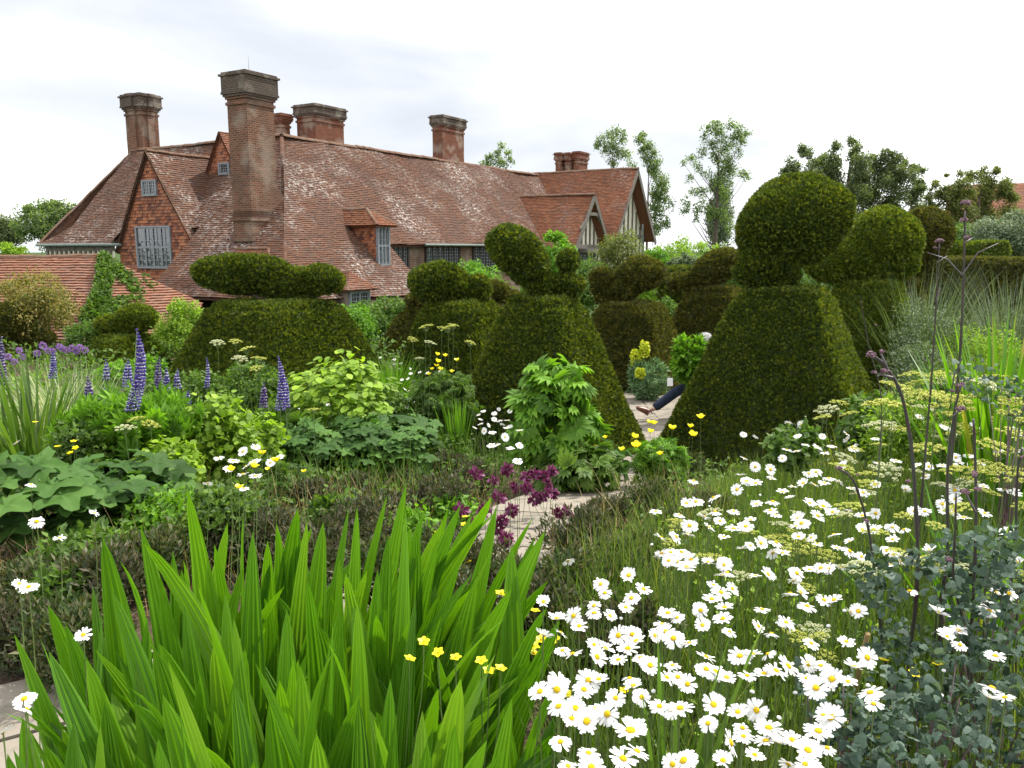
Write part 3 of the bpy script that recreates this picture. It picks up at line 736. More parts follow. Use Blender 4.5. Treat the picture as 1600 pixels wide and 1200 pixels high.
def palm(nl=7, spread=150, w=.15):
    V = []; F = []
    for i in range(nl):
        a = rad(-spread/2+spread*i/(nl-1)); L_ = 1-.32*abs(2*i/(nl-1)-1); dx, dy = math.sin(a), math.cos(a); nx, ny = dy, -dx
        k = len(V)
        for (t, ww, z) in ((.02, .02, 0), (.3, w*.7, .03), (.62, w, .0), (1, 0, -.18)):
            if ww == 0: V.append((dx*t*L_, dy*t*L_, z)); continue
            V.append((dx*t*L_-nx*ww, dy*t*L_-ny*ww, z+.03)); V.append((dx*t*L_, dy*t*L_, z-.02)); V.append((dx*t*L_+nx*ww, dy*t*L_+ny*ww, z+.03))
        for r in range(2):
            b = k+r*3; F += [(b, b+1, b+4, b+3), (b+1, b+2, b+5, b+4)]
        b = k+6; F += [(b, b+1, b+3), (b+1, b+2, b+3)] if False else [(b, b+1, k+9), (b+1, b+2, k+9)]
    return mk_t(V, F)
T_palm = palm(); T_palm9 = palm(9, 230, .10)
def strip(n=5, curve=.35, w0=.7):
    V = []; F = []
    for i in range(n+1):
        t = i/n; w = .5*(w0+(1-w0)*min(1, t*4))*(1-t**2.2)+.004
        y = t-.28*curve*t**3; z = curve*t**2.2
        V += [(-w, y, z), (w, y, z)]
    for i in range(n): F.append((2*i, 2*i+1, 2*i+3, 2*i+2))
    return mk_t(V, F)
T_strip = strip(); T_arch = strip(7, .95); T_straight = strip(3, .08)
def ico(k=1):
    bm = bmesh.new(); bmesh.ops.create_icosphere(bm, subdivisions=k, radius=.5); V = np.array([v.co[:] for v in bm.verts]); V[:, 1] += 0
    F = [tuple(v.index for v in f.verts) for f in bm.faces]; bm.free(); return (V, F)
T_ico = ico(1); T_ico2 = ico(2)
T_petal = mk_t([(-.10, 0, 0), (.10, 0, 0), (.42, .45, .04), (.46, .75, 0), (.28, .97, -.04), (0, .92, -.03), (-.28, .97, -.04), (-.46, .75, 0), (-.42, .45, .04)],
               [(0, 1, 2, 8), (8, 2, 3, 7), (7, 3, 5, 6), (3, 4, 5)])
def rot2(x, y, a): return x*math.cos(a)-y*math.sin(a), x*math.sin(a)+y*math.cos(a)
def nz3(V, s): return np.array([noise.noise(Vector(v)*s) for v in V])
def sample(V, F, dens, rng=RNG):
    V = np.asarray(V); T = []
    for f in F:
        T.append(f[:3]); 
        if len(f) == 4: T.append((f[0], f[2], f[3]))
    T = np.array(T); A, B, C = V[T[:, 0]], V[T[:, 1]], V[T[:, 2]]; cr_ = np.cross(B-A, C-A); ar = np.linalg.norm(cr_, axis=1)/2
    n = int(ar.sum()*dens); 
    if n < 1: return np.zeros((0, 3)), np.zeros((0, 3))
    idx = rng.choice(len(T), n, p=ar/ar.sum()); r1 = np.sqrt(rng.random(n))[:, None]; r2 = rng.random(n)[:, None]
    p = A[idx]*(1-r1)+B[idx]*r1*(1-r2)+C[idx]*r1*r2; return p, nrm(cr_[idx])
def frustum_mesh(c, z0, z1, w0, w1, rz, p=13, nseg=72, nh=14, dx=1.0, disp=.03, taper_pow=1.0):
    V = []; F = []
    prof = [(z0+(z1-z0)*i/nh, w0+(w1-w0)*(i/nh)**taper_pow) for i in range(nh+1)]
    prof[-1] = (z1-.10, w1*1.0); prof += [(z1-.035, w1*.965), (z1-.005, w1*.88), (z1+.01, w1*.6), (z1+.01, w1*.25)]
    for (z, w) in prof:
        for k in range(nseg):
            t = 2*math.pi*k/nseg; cx, sx = math.cos(t), math.sin(t); r = (abs(cx)**p+abs(sx)**p)**(-1/p)
            x, y = rot2(r*cx*w/2*dx, r*sx*w/2, rz); q = Vector((c[0]+x, c[1]+y, z))
            dd = disp*(noise.noise(q*2.3)*1.2+noise.noise(q*6)*.6); l = math.hypot(x, y) or 1
            V.append((q.x+x/l*dd, q.y+y/l*dd, z+(dd if z > z1-.06 else 0)))
    for j in range(len(prof)-1):
        for k in range(nseg):
            a = j*nseg+k; b = j*nseg+(k+1) % nseg; F.append((a, b, b+nseg, a+nseg))
    b = (len(prof)-1)*nseg
    V.append((c[0], c[1], z1+.01)); F += [(b+k, b+(k+1) % nseg, len(V)-1) for k in range(nseg)]
    return np.array(V), F
def blob_mesh(c, r, tilt=0, nseg=28, nh=16, disp=.03, yaw=0, flat=0):
    V = []; F = []; c = Vector(c); Rm = Matrix.Rotation(yaw, 3, 'Z') @ Matrix.Rotation(tilt, 3, 'Y')
    for j in range(nh+1):
        ph = math.pi*j/nh
        for k in range(nseg):
            t = 2*math.pi*k/nseg; q = Vector((math.sin(ph)*math.cos(t)*r[0], math.sin(ph)*math.sin(t)*r[1], math.cos(ph)*r[2]))
            if flat and q.z < 0: q.z *= (1-flat)
            w = c+Rm @ q; dd = disp*(noise.noise(w*2.6)*1.3+noise.noise(w*7)*.7); w += (Rm @ q).normalized()*dd; V.append(tuple(w))
    for j in range(nh):
        for k in range(nseg):
            a = j*nseg+k; b = j*nseg+(k+1) % nseg; F.append((a, a+nseg, b+nseg, b))
    return np.array(V), F
def rndvec(n): return nrm(RNG.normal(size=(n, 3)))
def clothe(nb, V, F, dens, size, lift=.0, tm=T_spray, up=.25, out=.75, inner=.03, excl=(), wid=1.0, skip_low=None):
    """inner solid plus sprays growing out of it"""
    V = np.asarray(V); c = V.mean(0)
    nrmV = nrm(V-c); V2 = V-nrmV*inner
    for q in (3, 4):
        ff = [f for f in F if len(f) == q]
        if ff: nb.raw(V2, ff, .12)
    p, n = sample(V, F, dens)
    if len(p) == 0: return
    if np.mean(np.sum(n*(p-c), 1)) < 0: n = -n
    keep = np.ones(len(p), bool)
    for (ec, er) in excl:
        keep &= np.sum(((p-np.array(ec))/np.array(er))**2, 1) > .8
    if skip_low is not None: keep &= p[:, 2] > skip_low
    p = p[keep]; n = n[keep]; k = len(p)
    D = n*out+rndvec(k)*.62+np.array([0, 0, up]); sz = size*RNG.uniform(.65, 1.3, k)
    p = p - n*RNG.uniform(0, inner*1.2, k)[:, None] 
    nb.inst(tm, p, D, n+rndvec(k)*.7, np.stack([sz*wid, sz, sz], 1), rnd=RNG.random(k))
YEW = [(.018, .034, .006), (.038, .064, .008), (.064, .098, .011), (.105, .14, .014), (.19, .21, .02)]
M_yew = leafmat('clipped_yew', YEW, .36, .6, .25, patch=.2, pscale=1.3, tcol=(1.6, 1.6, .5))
M_yewb = leafmat('bronzed_yew', [(.030, .038, .009), (.055, .064, .012), (.085, .088, .016), (.12, .112, .02), (.17, .15, .028)], .32, .6, .25, patch=.2, pscale=1.3)
M_yewg = leafmat('golden_green_yew', [(.034, .06, .007), (.065, .105, .011), (.10, .14, .013), (.15, .18, .017), (.22, .24, .025)], .36, .6, .25, patch=.2, pscale=1.3)
M_bark = plain('bark', [(.05, .038, .03), (.12, .095, .075)], 14, .9, .2, .6, 40)
ROT = math.atan2(b_.y, b_.x)
def px(n, d): return n*d/FPX
def topiary(u, d, vt, w1px, w0px, label, blobs, mat=None, z0=None, depth=1.0, group='clipped yew peacock topiaries', rot=ROT, dens=None, size=None, branches=(), p=8, base_name='clipped_base', bird_mat=None, disp=.03):
    mat = mat or M_yew; c = P(u, 600, d); zt = P(u, vt, d).z; g = gz(c.x, c.y); t = empty('peacock_topiary', Vector((c.x, c.y, g)), label, 'topiary', group)
    k = math.cos(rot)+abs(math.sin(rot)); k = 1.0+ (k-1)*.92
    sc = max(1, d/9.0); dn = dens or 6800/sc**1.65; sz = size or .037*sc**.88
    nb = NB()
    if w1px: 
        V, F = frustum_mesh((c.x, c.y), g-.05, zt, px(w0px*1.30, d)/k, px(w1px*.93, d)/k, rot, p=p, disp=disp); clothe(nb, V, F, dn, sz)
        nb.build('clipped_base', mat, t)
    nb = NB(); cs_ = []
    for bl in blobs:
        bu, bv, ru, rv = bl[:4]; tilt = bl[4] if len(bl) > 4 else 0; dd = bl[5] if len(bl) > 5 else 0; yr = bl[6] if len(bl) > 6 else .85
        pc = P(bu, bv, d+dd); cs_.append((pc, (px(ru, d), px(min(ru, rv*1.3), d)*yr, px(rv, d)), rad(tilt)))
    for i, (pc, r, tl) in enumerate(cs_):
        V, F = blob_mesh(pc, r, tl, disp=.02+.05*min(r)); ex = [(o[0], [x*.92 for x in o[1]]) for j, o in enumerate(cs_) if j != i and abs(o[2]) < .2]
        clothe(nb, V, F, dn, sz, excl=ex)
    if cs_: nb.build('clipped_bird', bird_mat or mat, t)
    if branches:
        m = MB()
        for br in branches:
            pts = [P(x, y, d) for x, y in br]; n = len(pts); m.tube(pts, [.035*(1-i/(n+.5))+.008 for i in range(n)], 5)
        m.build('branches', M_bark, t)
    return t
topiary(1218, 9.2, 451, 172, 352, 'largest dark yew topiary at right, a big round head on a tall tapered block', [(1240, 347, 90, 66, -14), (1208, 396, 52, 42, -25), (1203, 432, 48, 24, 0), (1166, 425, 20, 20, 20)], branches=[[(1225, 460), (1228, 420), (1240, 380)]], p=12)
topiary(850, 9.7, 464, 128, 282, 'dark yew topiary in the centre with a tilted egg-shaped bird and small round tail ball', [(804, 390, 44, 34, 28), (824, 412, 40, 30, 35), (848, 442, 32, 22, 20), (884, 444, 30, 18, 0), (888, 408, 18, 17, 0), (880, 428, 9, 14, 0)])
topiary(436, 12.6, 471, 212, 318, 'broad yew topiary at left with a long low bird shape lying flat on top', [(368, 429, 66, 29, 4), (398, 425, 62, 26, 5), (452, 441, 50, 23, 4), (500, 438, 36, 22, 8), (470, 455, 40, 10, 0), (420, 455, 18, 9, 0)], branches=[[(425, 474), (400, 462), (365, 455), (340, 448)], [(425, 474), (405, 455), (380, 448)], [(440, 474), (450, 455), (470, 448)]])
topiary(722, 13.2, 472, 128, 196, 'yew topiary left of centre with an oval bird leaning left and a smaller lump behind', [(686, 441, 46, 30, 3), (712, 452, 30, 22, 10), (748, 449, 20, 20, 0), (738, 460, 26, 12, 0)])
topiary(984, 14.5, 474, 122, 172, 'brownish yew topiary behind the euphorbia, four rounded lumps on a rounded block', [(1002, 428, 38, 25, 0), (970, 452, 26, 18, 0), (942, 431, 20, 14, 0), (941, 452, 16, 16, 0), (955, 466, 26, 12, 0)], mat=M_yewb)
topiary(1112, 16, 449, 92, 190, 'brownish yew topiary with a slanting oval bird, partly behind the largest topiary', [(1120, 418, 42, 24, -28), (1085, 440, 18, 14, 0), (1060, 441, 17, 14, 0), (1100, 434, 24, 14, -20)], mat=M_yewb)
topiary(1348, 11.8, 439, 122, 215, 'green yew topiary immediately behind the largest one, domed head leaning right', [(1380, 378, 60, 51, 0), (1345, 405, 62, 34, 10), (1300, 415, 45, 24, 0), (1385, 412, 48, 26, 0)], mat=M_yewg)
topiary(1385, 14.6, 437, 100, 150, 'russet yew topiary farthest right with a smooth domed head', [(1444, 367, 43, 39, 0), (1438, 395, 36, 24, 0), (1405, 420, 36, 18, 0)], mat=M_yewb)
topiary(18, 18, 530, 60, 100, 'dark rounded yew topiary cut by the left edge of the picture', [(12, 508, 38, 33, 0), (62, 528, 24, 12, 0), (40, 520, 20, 16, 0)], mat=M_yewb)
topiary(200, 17, 523, 92, 112, 'small yew topiary before the outbuilding, two flattened lumps like a cottage loaf', [(214, 496, 31, 19, 0), (175, 508, 26, 14, 0), (200, 512, 24, 12, 0)], mat=M_yewg)
topiary(640, 18.5, 488, 34, 90, 'small stacked yew topiary of round balls left of the oval bird', [(652, 470, 18, 12, 0), (652, 487, 20, 12, 0), (668, 465, 24, 16, 10)], mat=M_yewb)
topiary(775, 17, 478, 90, 140, 'half hidden yew topiary showing between the centre topiary and the oval bird', [(775, 455, 22, 14, 0), (790, 466, 26, 12, 0), (738, 470, 20, 10, 0)], mat=M_yewb)
def hedge(u0, u1, vt, d0, d1, thick, label, mat, name='clipped_hedge'):
    A = P(u0, vt, d0); B = P(u1, vt, d1); zt = (A.z+B.z)/2; d = (B-A); d.z = 0; L_ = d.length; d.normalize(); n = Vector((-d.y, d.x, 0))
    V = []; F = []; nx = max(6, int(L_/.35)); prof = [(0, 0), (0, zt*.5), (0, zt-.12), (.06, zt), (thick/2, zt+.02), (thick-.06, zt), (thick, zt-.12), (thick, 0)]
    for i in range(nx+1):
        for (w, z) in prof:
            q = Vector((A.x, A.y, z))+d*(L_*i/nx)+n*w; dd = .05*noise.noise(q*1.7); V.append((q.x-n.x*dd, q.y-n.y*dd, q.z+dd*.7))
    k = len(prof)
    for i in range(nx):
        for j in range(k-1): F.append((i*k+j, (i+1)*k+j, (i+1)*k+j+1, i*k+j+1))
    F.append(tuple(range(k))[:4]); F.append((0, 3, 4, 7)); F.append((4, 5, 6, 7)); b = nx*k; F.append((b, b+1, b+2, b+3)); F.append((b, b+3, b+4, b+7)); F.append((b+4, b+5, b+6, b+7))
    nb = NB(); sc = (d0+d1)/2/9; clothe(nb, V, F, 4600/sc**1.8, .040*sc**.9, inner=.02)
    o = nb.build(name, mat); o['label'] = label; o['category'] = 'hedge'; return o
hedge(1425, 1680, 406, 21, 17, 1.0, 'long flat-topped yew hedge at the right edge', M_yewb)
hedge(1478, 1530, 380, 24, 23, 1.2, 'square green yew block rising above the long hedge at right', M_yewg)
hedge(1030, 1092, 420, 24, 23, 1.2, 'low flat yew hedge between the two brownish topiaries', M_yew)
hedge(690, 800, 470, 24, 23, 1.0, 'low hedge showing behind the centre topiaries', M_yewb)
# ------------------------------------------------------------------ shrubs and trees
def clumpcloud(center, R, nclump, nleaf, csize, rng=RNG, shell=.55, zmin=None, squash=.8):
    """clump centres in an ellipsoid, leaves round every clump; returns leaf pos, outward normals, clump centres"""
    c = np.asarray(center, float); R = np.asarray(R, float)
    u = nrm(rng.normal(size=(nclump, 3))); rr = (shell+(1-shell)*rng.random(nclump)**.6)[:, None]
    C = c+u*rr*R
    if zmin is not None: C[:, 2] = np.maximum(C[:, 2], zmin)
    idx = rng.integers(0, nclump, nleaf); cs = csize*rng.uniform(.5, 1.25, nclump)
    q = nrm(rng.normal(size=(nleaf, 3)))*(rng.random(nleaf)**.4)[:, None]*cs[idx][:, None]; q[:, 2] *= squash
    p = C[idx]+q; n = nrm(q*1.4/cs[idx][:, None]+(p-c)/R*.8+np.array([0, 0, .35])); return p, n, C
def leaves_on(nb, p, n, size, tm=T_leaf, wid=.6, droop=.3, jit=.8, mi=0, up=0.15, srange=(.65, 1.35), rnd=None, flat=False):
    k = len(p)
    if flat:
        D = n*np.array([1, 1, 0])*.8+rndvec(k)*np.array([1, 1, .25])*.6+np.array([0, -.15, -.22]); sz = size*RNG.uniform(*srange, k)
        nb.inst(tm, p, D, np.array([0, -.25, 1.3])+n*.35+rndvec(k)*.28, np.stack([sz*wid, sz, sz], 1), rnd=RNG.random(k)); return
    D = nrm(n*.6+rndvec(k)*jit+np.array([0, 0, up-droop])); sz = size*RNG.uniform(*srange, k)
    nb.inst(tm, p, D, n*1.0+np.array([0, 0, .5])+rndvec(k)*.5, np.stack([sz*wid, sz, sz], 1), rnd=RNG.random(k) if rnd is None else rnd, mi=mi)
def bush(name, label, cat, u, vt, vb, wpx, d, mat, tm=T_leaf, leaf=.05, nleaf=3000, nclump=60, wid=.6, droop=.25, depth=.9, csize=None, group=None, stem_mat=None, shell=.5, zb=None, nstem=7, jit=.8, up=.15, squash=.8, srange=(.65, 1.35), flat=False):
    top = P(u, vt, d); g = gz(top.x, top.y); zb_ = P(u, vb, d).z if vb else g; zb_ = max(g, zb_)
    R = (px(wpx, d)/2, px(wpx, d)/2*depth, max(.08, (top.z-zb_)/2)); c = (top.x, d, (top.z+zb_)/2)
    t = empty(name, Vector((top.x, d, g)), label, cat, group); cs = csize or min(R)*.33
    R2 = tuple(max(.03, r-cs*.6) for r in R)
    p, n, C = clumpcloud(c, R2, nclump, nleaf, cs, shell=shell, zmin=g+.02, squash=squash)
    ok = p[:, 2] > g; nb = NB(); leaves_on(nb, p[ok], n[ok], leaf, tm, wid, droop, jit, up=up, srange=srange, flat=flat); nb.build('foliage', mat, t)
    m = MB(); b = Vector((top.x, d, g-.03))
    for i in range(nstem):
        q = Vector(C[i % len(C)]); mid = b.lerp(q, .5)+Vector((random.uniform(-.1, .1)*R[0], 0, R[2]*.15)); r0 = max(.004, R[0]*.016)
        b2 = b+Vector((random.uniform(-.12, .12)*R[0], random.uniform(-.12, .12)*R[1], 0)); m.tube([b2, b2.lerp(mid, .6), mid, q], [r0, r0*.85, r0*.65, r0*.3], 5)
    m.build('stems', stem_mat or M_stem, t); return t
M_stem = plain('green_stem', [(.06, .11, .02), (.13, .18, .05)], 20, .6, .4)
M_stemp = plain('purple_stem', [(.045, .025, .035), (.10, .055, .065), (.07, .075, .05)], 6, .45, .5)
def GREEN(name, base, v=.45, **k):
    r, g, b = base; return leafmat(name, [(r*.45, g*.5, b*.45), (r*.8, g*.8, b*.8), (r, g, b), (r*1.35, g*1.25, b*1.2), (r*1.7, g*1.5, b*1.4)], **k)
M_oak = GREEN('oak_foliage', (.11, .145, .065), transl=.45)
M_mid = GREEN('mid_green_foliage', (.080, .15, .024), transl=.38)
M_bright = GREEN('bright_green_foliage', (.115, .25, .020), transl=.38)
M_lime = GREEN('lime_green_foliage', (.19, .31, .03), transl=.42)
M_deep = GREEN('deep_green_foliage', (.060, .135, .026), transl=.3, rough=.6, gloss=.2)
M_grey = GREEN('grey_green_foliage', (.12, .17, .09), transl=.2, rough=.6)
M_silver = GREEN('silvery_foliage', (.15, .20, .12), transl=.2, rough=.6)
M_olive = GREEN('olive_foliage', (.13, .16, .045), transl=.4)
M_pop = GREEN('poplar_foliage', (.13, .19, .075), transl=.55)
M_dark = leafmat('dark_purple_foliage', [(.026, .040, .014), (.046, .066, .022), (.07, .074, .032), (.09, .075, .048), (.15, .14, .09)], .22, .55, .3)
M_dark2 = leafmat('olive_dark_foliage', [(.024, .045, .012), (.045, .075, .02), (.07, .095, .028), (.085, .085, .04), (.15, .15, .07)], .25, .55, .3)
M_blue = leafmat('blue_green_foliage', [(.030, .055, .038), (.050, .085, .058), (.070, .115, .080), (.10, .15, .11), (.14, .19, .15)], .25, .6, .25)
M_var = leafmat('variegated_grass', [(.16, .22, .10), (.30, .34, .18), (.42, .42, .27), (.16, .24, .08)], .3, .5, .4)
M_straw = leafmat('straw', [(.22, .15, .06), (.35, .26, .12), (.28, .22, .10)], .2, .7, .2)
def tree(name, label, u, vt, vb, wpx, d, mat, nclump=60, nleaf=5000, leaf=.22, trunk_u=None, csize=None, squash=.7, shell=.25, tr=.22, limbs=10, group=None, shape=1.0, clumps=None, tm=T_leaf, bare=.45, cat='tree'):
    leaf *= .66; nleaf = int(nleaf*2.3)
    top = P(u, vt, d); zb = P(u, vb, d).z; g = gz(top.x, d); R = (px(wpx, d)/2, px(wpx, d)/2*.9, (top.z-zb)/2); c = Vector((top.x, d, (top.z+zb)/2))
    tb = Vector((P(trunk_u or u, 400, d).x, d, g)); t = empty(name, tb, label, cat, group); cs = csize or min(R)*.3
    if clumps:
        C = np.array([tuple(P(x, y, d+random.uniform(-.5, .5)*R[1]*.6)) for x, y, r in clumps]); cr_ = np.array([px(r, d) for x, y, r in clumps])
        w = cr_**2/np.sum(cr_**2); idx = RNG.choice(len(C), nleaf, p=w); q = nrm(RNG.normal(size=(nleaf, 3)))*(RNG.random(nleaf)**.5)[:, None]*cr_[idx][:, None]
        # ragged: keep leaves in sub-clumps
        sub = RNG.normal(size=(len(C)*7, 3)); sub = nrm(sub)*RNG.uniform(.3, 1, (len(sub), 1)); si = idx*7+RNG.integers(0, 7, nleaf)
        q = q*.62+sub[si]*cr_[idx][:, None]*.85; p = C[idx]+q; n = nrm(q+np.array([0, 0, .3*1.0]))
    else:
        p, n, C = clumpcloud(c, tuple(max(.1, r-cs*.5) for r in R), nclump, nleaf, cs, shell=shell, squash=squash)
    nb = NB(); leaves_on(nb, p, n, leaf, tm, .6, .2); nb.build('crown', mat, t)
    m = MB(); zt = c.z+R[2]*.5; fork = tb.lerp(Vector((c.x, d, zb)), 1.0); fork.z = g+(zb-g)*bare+.01 if zb > g+.5 else g+(c.z-g)*.35
    m.tube([tb-Z*.2, tb.lerp(fork, .5)+Vector((.05, 0, 0)), fork, Vector((c.x, d, c.z)), Vector((c.x, d, zt))], [tr, tr*.85, tr*.75, tr*.45, tr*.1], 8)
    for i in range(min(limbs, len(C))):
        q = Vector(C[i*len(C)//max(1, limbs) % len(C)]); hd = abs(q.x-c.x); sz_ = max(fork.z, min(c.z+R[2]*.35, q.z-hd*1.1-R[2]*.12)); s_ = Vector((tb.x+(c.x-tb.x)*min(1, max(0, (sz_-g)/(c.z-g+.01))), d, sz_)); mid = s_.lerp(q, .45)+Vector((0, 0, random.uniform(-.06, .08)*R[2])); f_ = 1-.6*max(0, (sz_-fork.z)/(R[2]*2+.1))
        m.tube([s_, s_.lerp(mid, .5)+Vector((random.uniform(-.1, .1), 0, .1)), mid, q], [tr*.30*f_, tr*.24*f_, tr*.17*f_, tr*.05], 5)
    m.build('trunk', M_bark, t); return t
def at_h(u, v, h):
    r = ray(u, v); t = .6
    while t < 30:
        p = Vector((0, 0, CAM_H))+r*t
        if p.z <= gz(p.x, p.y)+h: break
        t += .02
    return p
# ================================================================== TREES BEHIND
tree('broadleaf_tree', 'hazy green tree beyond the left end of the house roof', 78, 306, 400, 112, 62, M_pop, nclump=70, nleaf=7000, leaf=.26, csize=.75)
tree('broadleaf_tree', 'dark green tree cut by the left edge beyond the outbuilding', 0, 335, 400, 66, 70, M_oak, nclump=40, nleaf=4000, leaf=.28, csize=.8)
bush('broadleaf_bush', 'yellow-green bush above the outbuilding ridge at the left edge', 'shrub', 8, 376, 420, 66, 30, M_lime, leaf=.08, nleaf=3500, nclump=30)
tree('young_tree', 'wispy treetop showing over the roof ridge right of the square chimney', 780, 224, 400, 54, 72, M_pop, nleaf=900, leaf=.28, tr=.1, limbs=9,
     clumps=[(782, 230, 7), (793, 240, 7), (772, 240, 10), (764, 250, 9), (780, 255, 12), (758, 258, 8), (797, 252, 7), (775, 275, 20)])
tree('slender_tree', 'airy rounded treetop standing over the far gable ridge', 960, 198, 400, 62, 75, M_pop, nleaf=1300, leaf=.26, tr=.14, limbs=14, trunk_u=975,
     clumps=[(955, 207, 12), (970, 212, 12), (940, 218, 10), (932, 226, 8), (962, 226, 16), (948, 236, 12), (975, 238, 12), (962, 250, 12), (985, 258, 9), (978, 276, 8)])
tree('slender_tree', 'slim leaning tree with bright top just right of the far timber gable', 1015, 210, 400, 60, 68, M_pop, nleaf=3200, leaf=.24, tr=.15, limbs=18, trunk_u=1026,
     clumps=[(1003, 215, 9), (997, 219, 9), (1012, 230, 10), (1018, 240, 12), (1020, 255, 14), (1008, 250, 8), (1025, 270, 14), (1030, 288, 16), (1022, 300, 14), (1035, 310, 15), (1020, 322, 12), (1042, 322, 11), (1030, 340, 16), (1022, 360, 14), (1038, 352, 9), (1005, 233, 8)])
tree('open_crowned_tree', 'tall open-crowned tree with bare forked limbs against the sky', 1125, 188, 400, 110, 70, M_pop, nleaf=4300, leaf=.24, tr=.22, limbs=26, trunk_u=1120,
     clumps=[(1120, 195, 12), (1140, 194, 12), (1105, 203, 11), (1155, 205, 12), (1168, 210, 8), (1128, 210, 14), (1100, 213, 8), (1145, 218, 12), (1160, 222, 9), (1110, 228, 12), (1132, 232, 13), (1098, 240, 10), (1080, 250, 9), (1068, 255, 6), (1118, 245, 12), (1140, 245, 13), (1155, 240, 8), (1090, 262, 8), (1130, 262, 15), (1145, 268, 13), (1160, 275, 10), (1168, 277, 6), (1105, 272, 9), (1078, 280, 7), (1128, 285, 15), (1085, 300, 9), (1100, 305, 13), (1130, 305, 14), (1075, 318, 10), (1070, 330, 9), (1090, 325, 12), (1112, 330, 14), (1088, 342, 7), (1130, 335, 12), (1140, 350, 10)])
tree('poplar_tree', 'slim dark poplar behind the open-crowned tree', 1126, 262, 405, 44, 82, M_grey, nclump=60, nleaf=7000, leaf=.28, csize=.7, squash=1.4, shell=.2, tr=.2)
tree('oak_tree', 'big dark spreading tree behind the largest topiary with spiky top shoots', 1330, 212, 400, 235, 44, M_oak, nleaf=26000, leaf=.17, tr=.3, limbs=22,
     clumps=[(1333, 222, 9), (1336, 238, 11), (1308, 232, 10), (1256, 232, 9), (1262, 245, 10), (1285, 250, 12), (1240, 262, 14), (1225, 268, 8), (1270, 262, 15), (1305, 255, 16), (1340, 258, 20), (1365, 250, 12), (1385, 240, 11), (1400, 250, 13), (1412, 258, 10), (1430, 262, 10), (1438, 268, 8), (1380, 265, 20), (1415, 275, 18), (1432, 288, 12), (1300, 280, 24), (1345, 285, 26), (1390, 295, 26), (1260, 285, 22), (1235, 290, 14), (1425, 305, 18), (1360, 310, 26), (1400, 320, 24), (1320, 310, 28), (1440, 296, 8), (1380, 340, 26), (1340, 345, 28), (1430, 335, 20), (1290, 330, 30)])
tree('broadleaf_tree', 'olive green tree in front of the distant barn roof', 1535, 264, 400, 120, 48, M_olive, nleaf=12000, leaf=.17, tr=.2, limbs=14,
     clumps=[(1540, 270, 10), (1555, 268, 9), (1520, 275, 13), (1500, 272, 6), (1480, 276, 4), (1545, 285, 16), (1570, 290, 14), (1505, 292, 16), (1530, 305, 22), (1565, 310, 18), (1490, 315, 15), (1470, 305, 12), (1500, 335, 24), (1540, 335, 22), (1460, 292, 10), (1452, 310, 10), (1480, 350, 22), (1450, 330, 12), (1480, 300, 14), (1500, 305, 12), (1460, 325, 14), (1575, 335, 18), (1585, 310, 10)])
tree('willow_leaved_tree', 'silvery feathery tree at the right edge above the long hedge', 1585, 322, 415, 130, 30, M_silver, nclump=110, nleaf=15000, leaf=.12, csize=.42, squash=.6)
tree('broadleaf_tree', 'dark green tree over the square yew block, beside the silvery tree', 1500, 345, 420, 90, 38, M_mid, nclump=60, nleaf=7000, leaf=.14, csize=.6)
# shrubs in the middle distance
SH = [('golden green shrub beyond the two timber gables', 1080, 368, 440, 150, 40, M_lime, .11, 6500, 70),
      ('pale green shrub left of the gap between far gable and open-crowned tree', 1028, 380, 440, 60, 36, M_bright, .10, 3500, 40),
      ('blue-grey rounded shrub beneath the golden one', 1072, 392, 440, 70, 32, M_grey, .08, 4500, 40),
      ('mixed green bush hiding the foot of the far timber gable', 1140, 385, 470, 80, 34, M_mid, .09, 4000, 40)]
for lb, u, vt, vb, w, d, mt, lf, nl, nc in SH: bush('garden_shrub', lb, 'shrub', u, vt, vb, w, d, mt, leaf=lf, nleaf=nl, nclump=nc, shell=.3)
bush('bamboo', 'tall feathery bamboo clump before the small timber gable', 'bamboo', 967, 353, 480, 92, 24, M_olive, tm=T_dia, leaf=.11, nleaf=9000, nclump=90, wid=.22, droop=.6, shell=.2, squash=1.2)
bush('climbing_shrub', 'bright green shrub reaching up against the gable roof behind the centre topiary', 'shrub', 872, 352, 460, 80, 25, M_bright, leaf=.10, nleaf=5500, nclump=55, shell=.3)
bush('climbing_shrub', 'leafy shrub under the strip windows between the two centre topiaries', 'shrub', 742, 398, 500, 110, 26, M_bright, leaf=.09, nleaf=6500, nclump=70, shell=.3)
bush('garden_shrub', 'green shrub under the main eave left of the tilted egg-shaped bird', 'shrub', 905, 400, 500, 120, 22, M_mid, leaf=.08, nleaf=7000, nclump=70, shell=.3)
bush('garden_shrub', 'green leafy shrub at the foot of the low dormer, right of the long flat topiary', 'shrub', 600, 458, 560, 130, 22, M_mid, leaf=.08, nleaf=8000, nclump=80, shell=.3)
bush('garden_shrub', 'dense shrub filling the corner below the lichened catslide roof', 'shrub', 545, 470, 560, 90, 20, M_bright, leaf=.07, nleaf=5500, nclump=60, shell=.3)
bush('garden_shrub', 'fresh green bush between the outbuilding and the long flat topiary', 'shrub', 285, 462, 590, 100, 17, M_lime, leaf=.055, nleaf=9000, nclump=90, shell=.3)
bush('garden_shrub', 'small dark-leaved bush left of the cottage-loaf topiary', 'shrub', 128, 500, 560, 66, 17, M_mid, leaf=.055, nleaf=4500, nclump=40, shell=.3)
bush('garden_shrub', 'loose orange-tinged shrub in front of the outbuilding roof at left', 'shrub', 52, 418, 540, 150, 18.5, leafmat('amber_tinged_foliage', [(.05, .075, .015), (.12, .15, .02), (.2, .17, .03), (.27, .2, .05), (.3, .28, .12)], .35), leaf=.055, nleaf=12000, nclump=110, shell=.25)
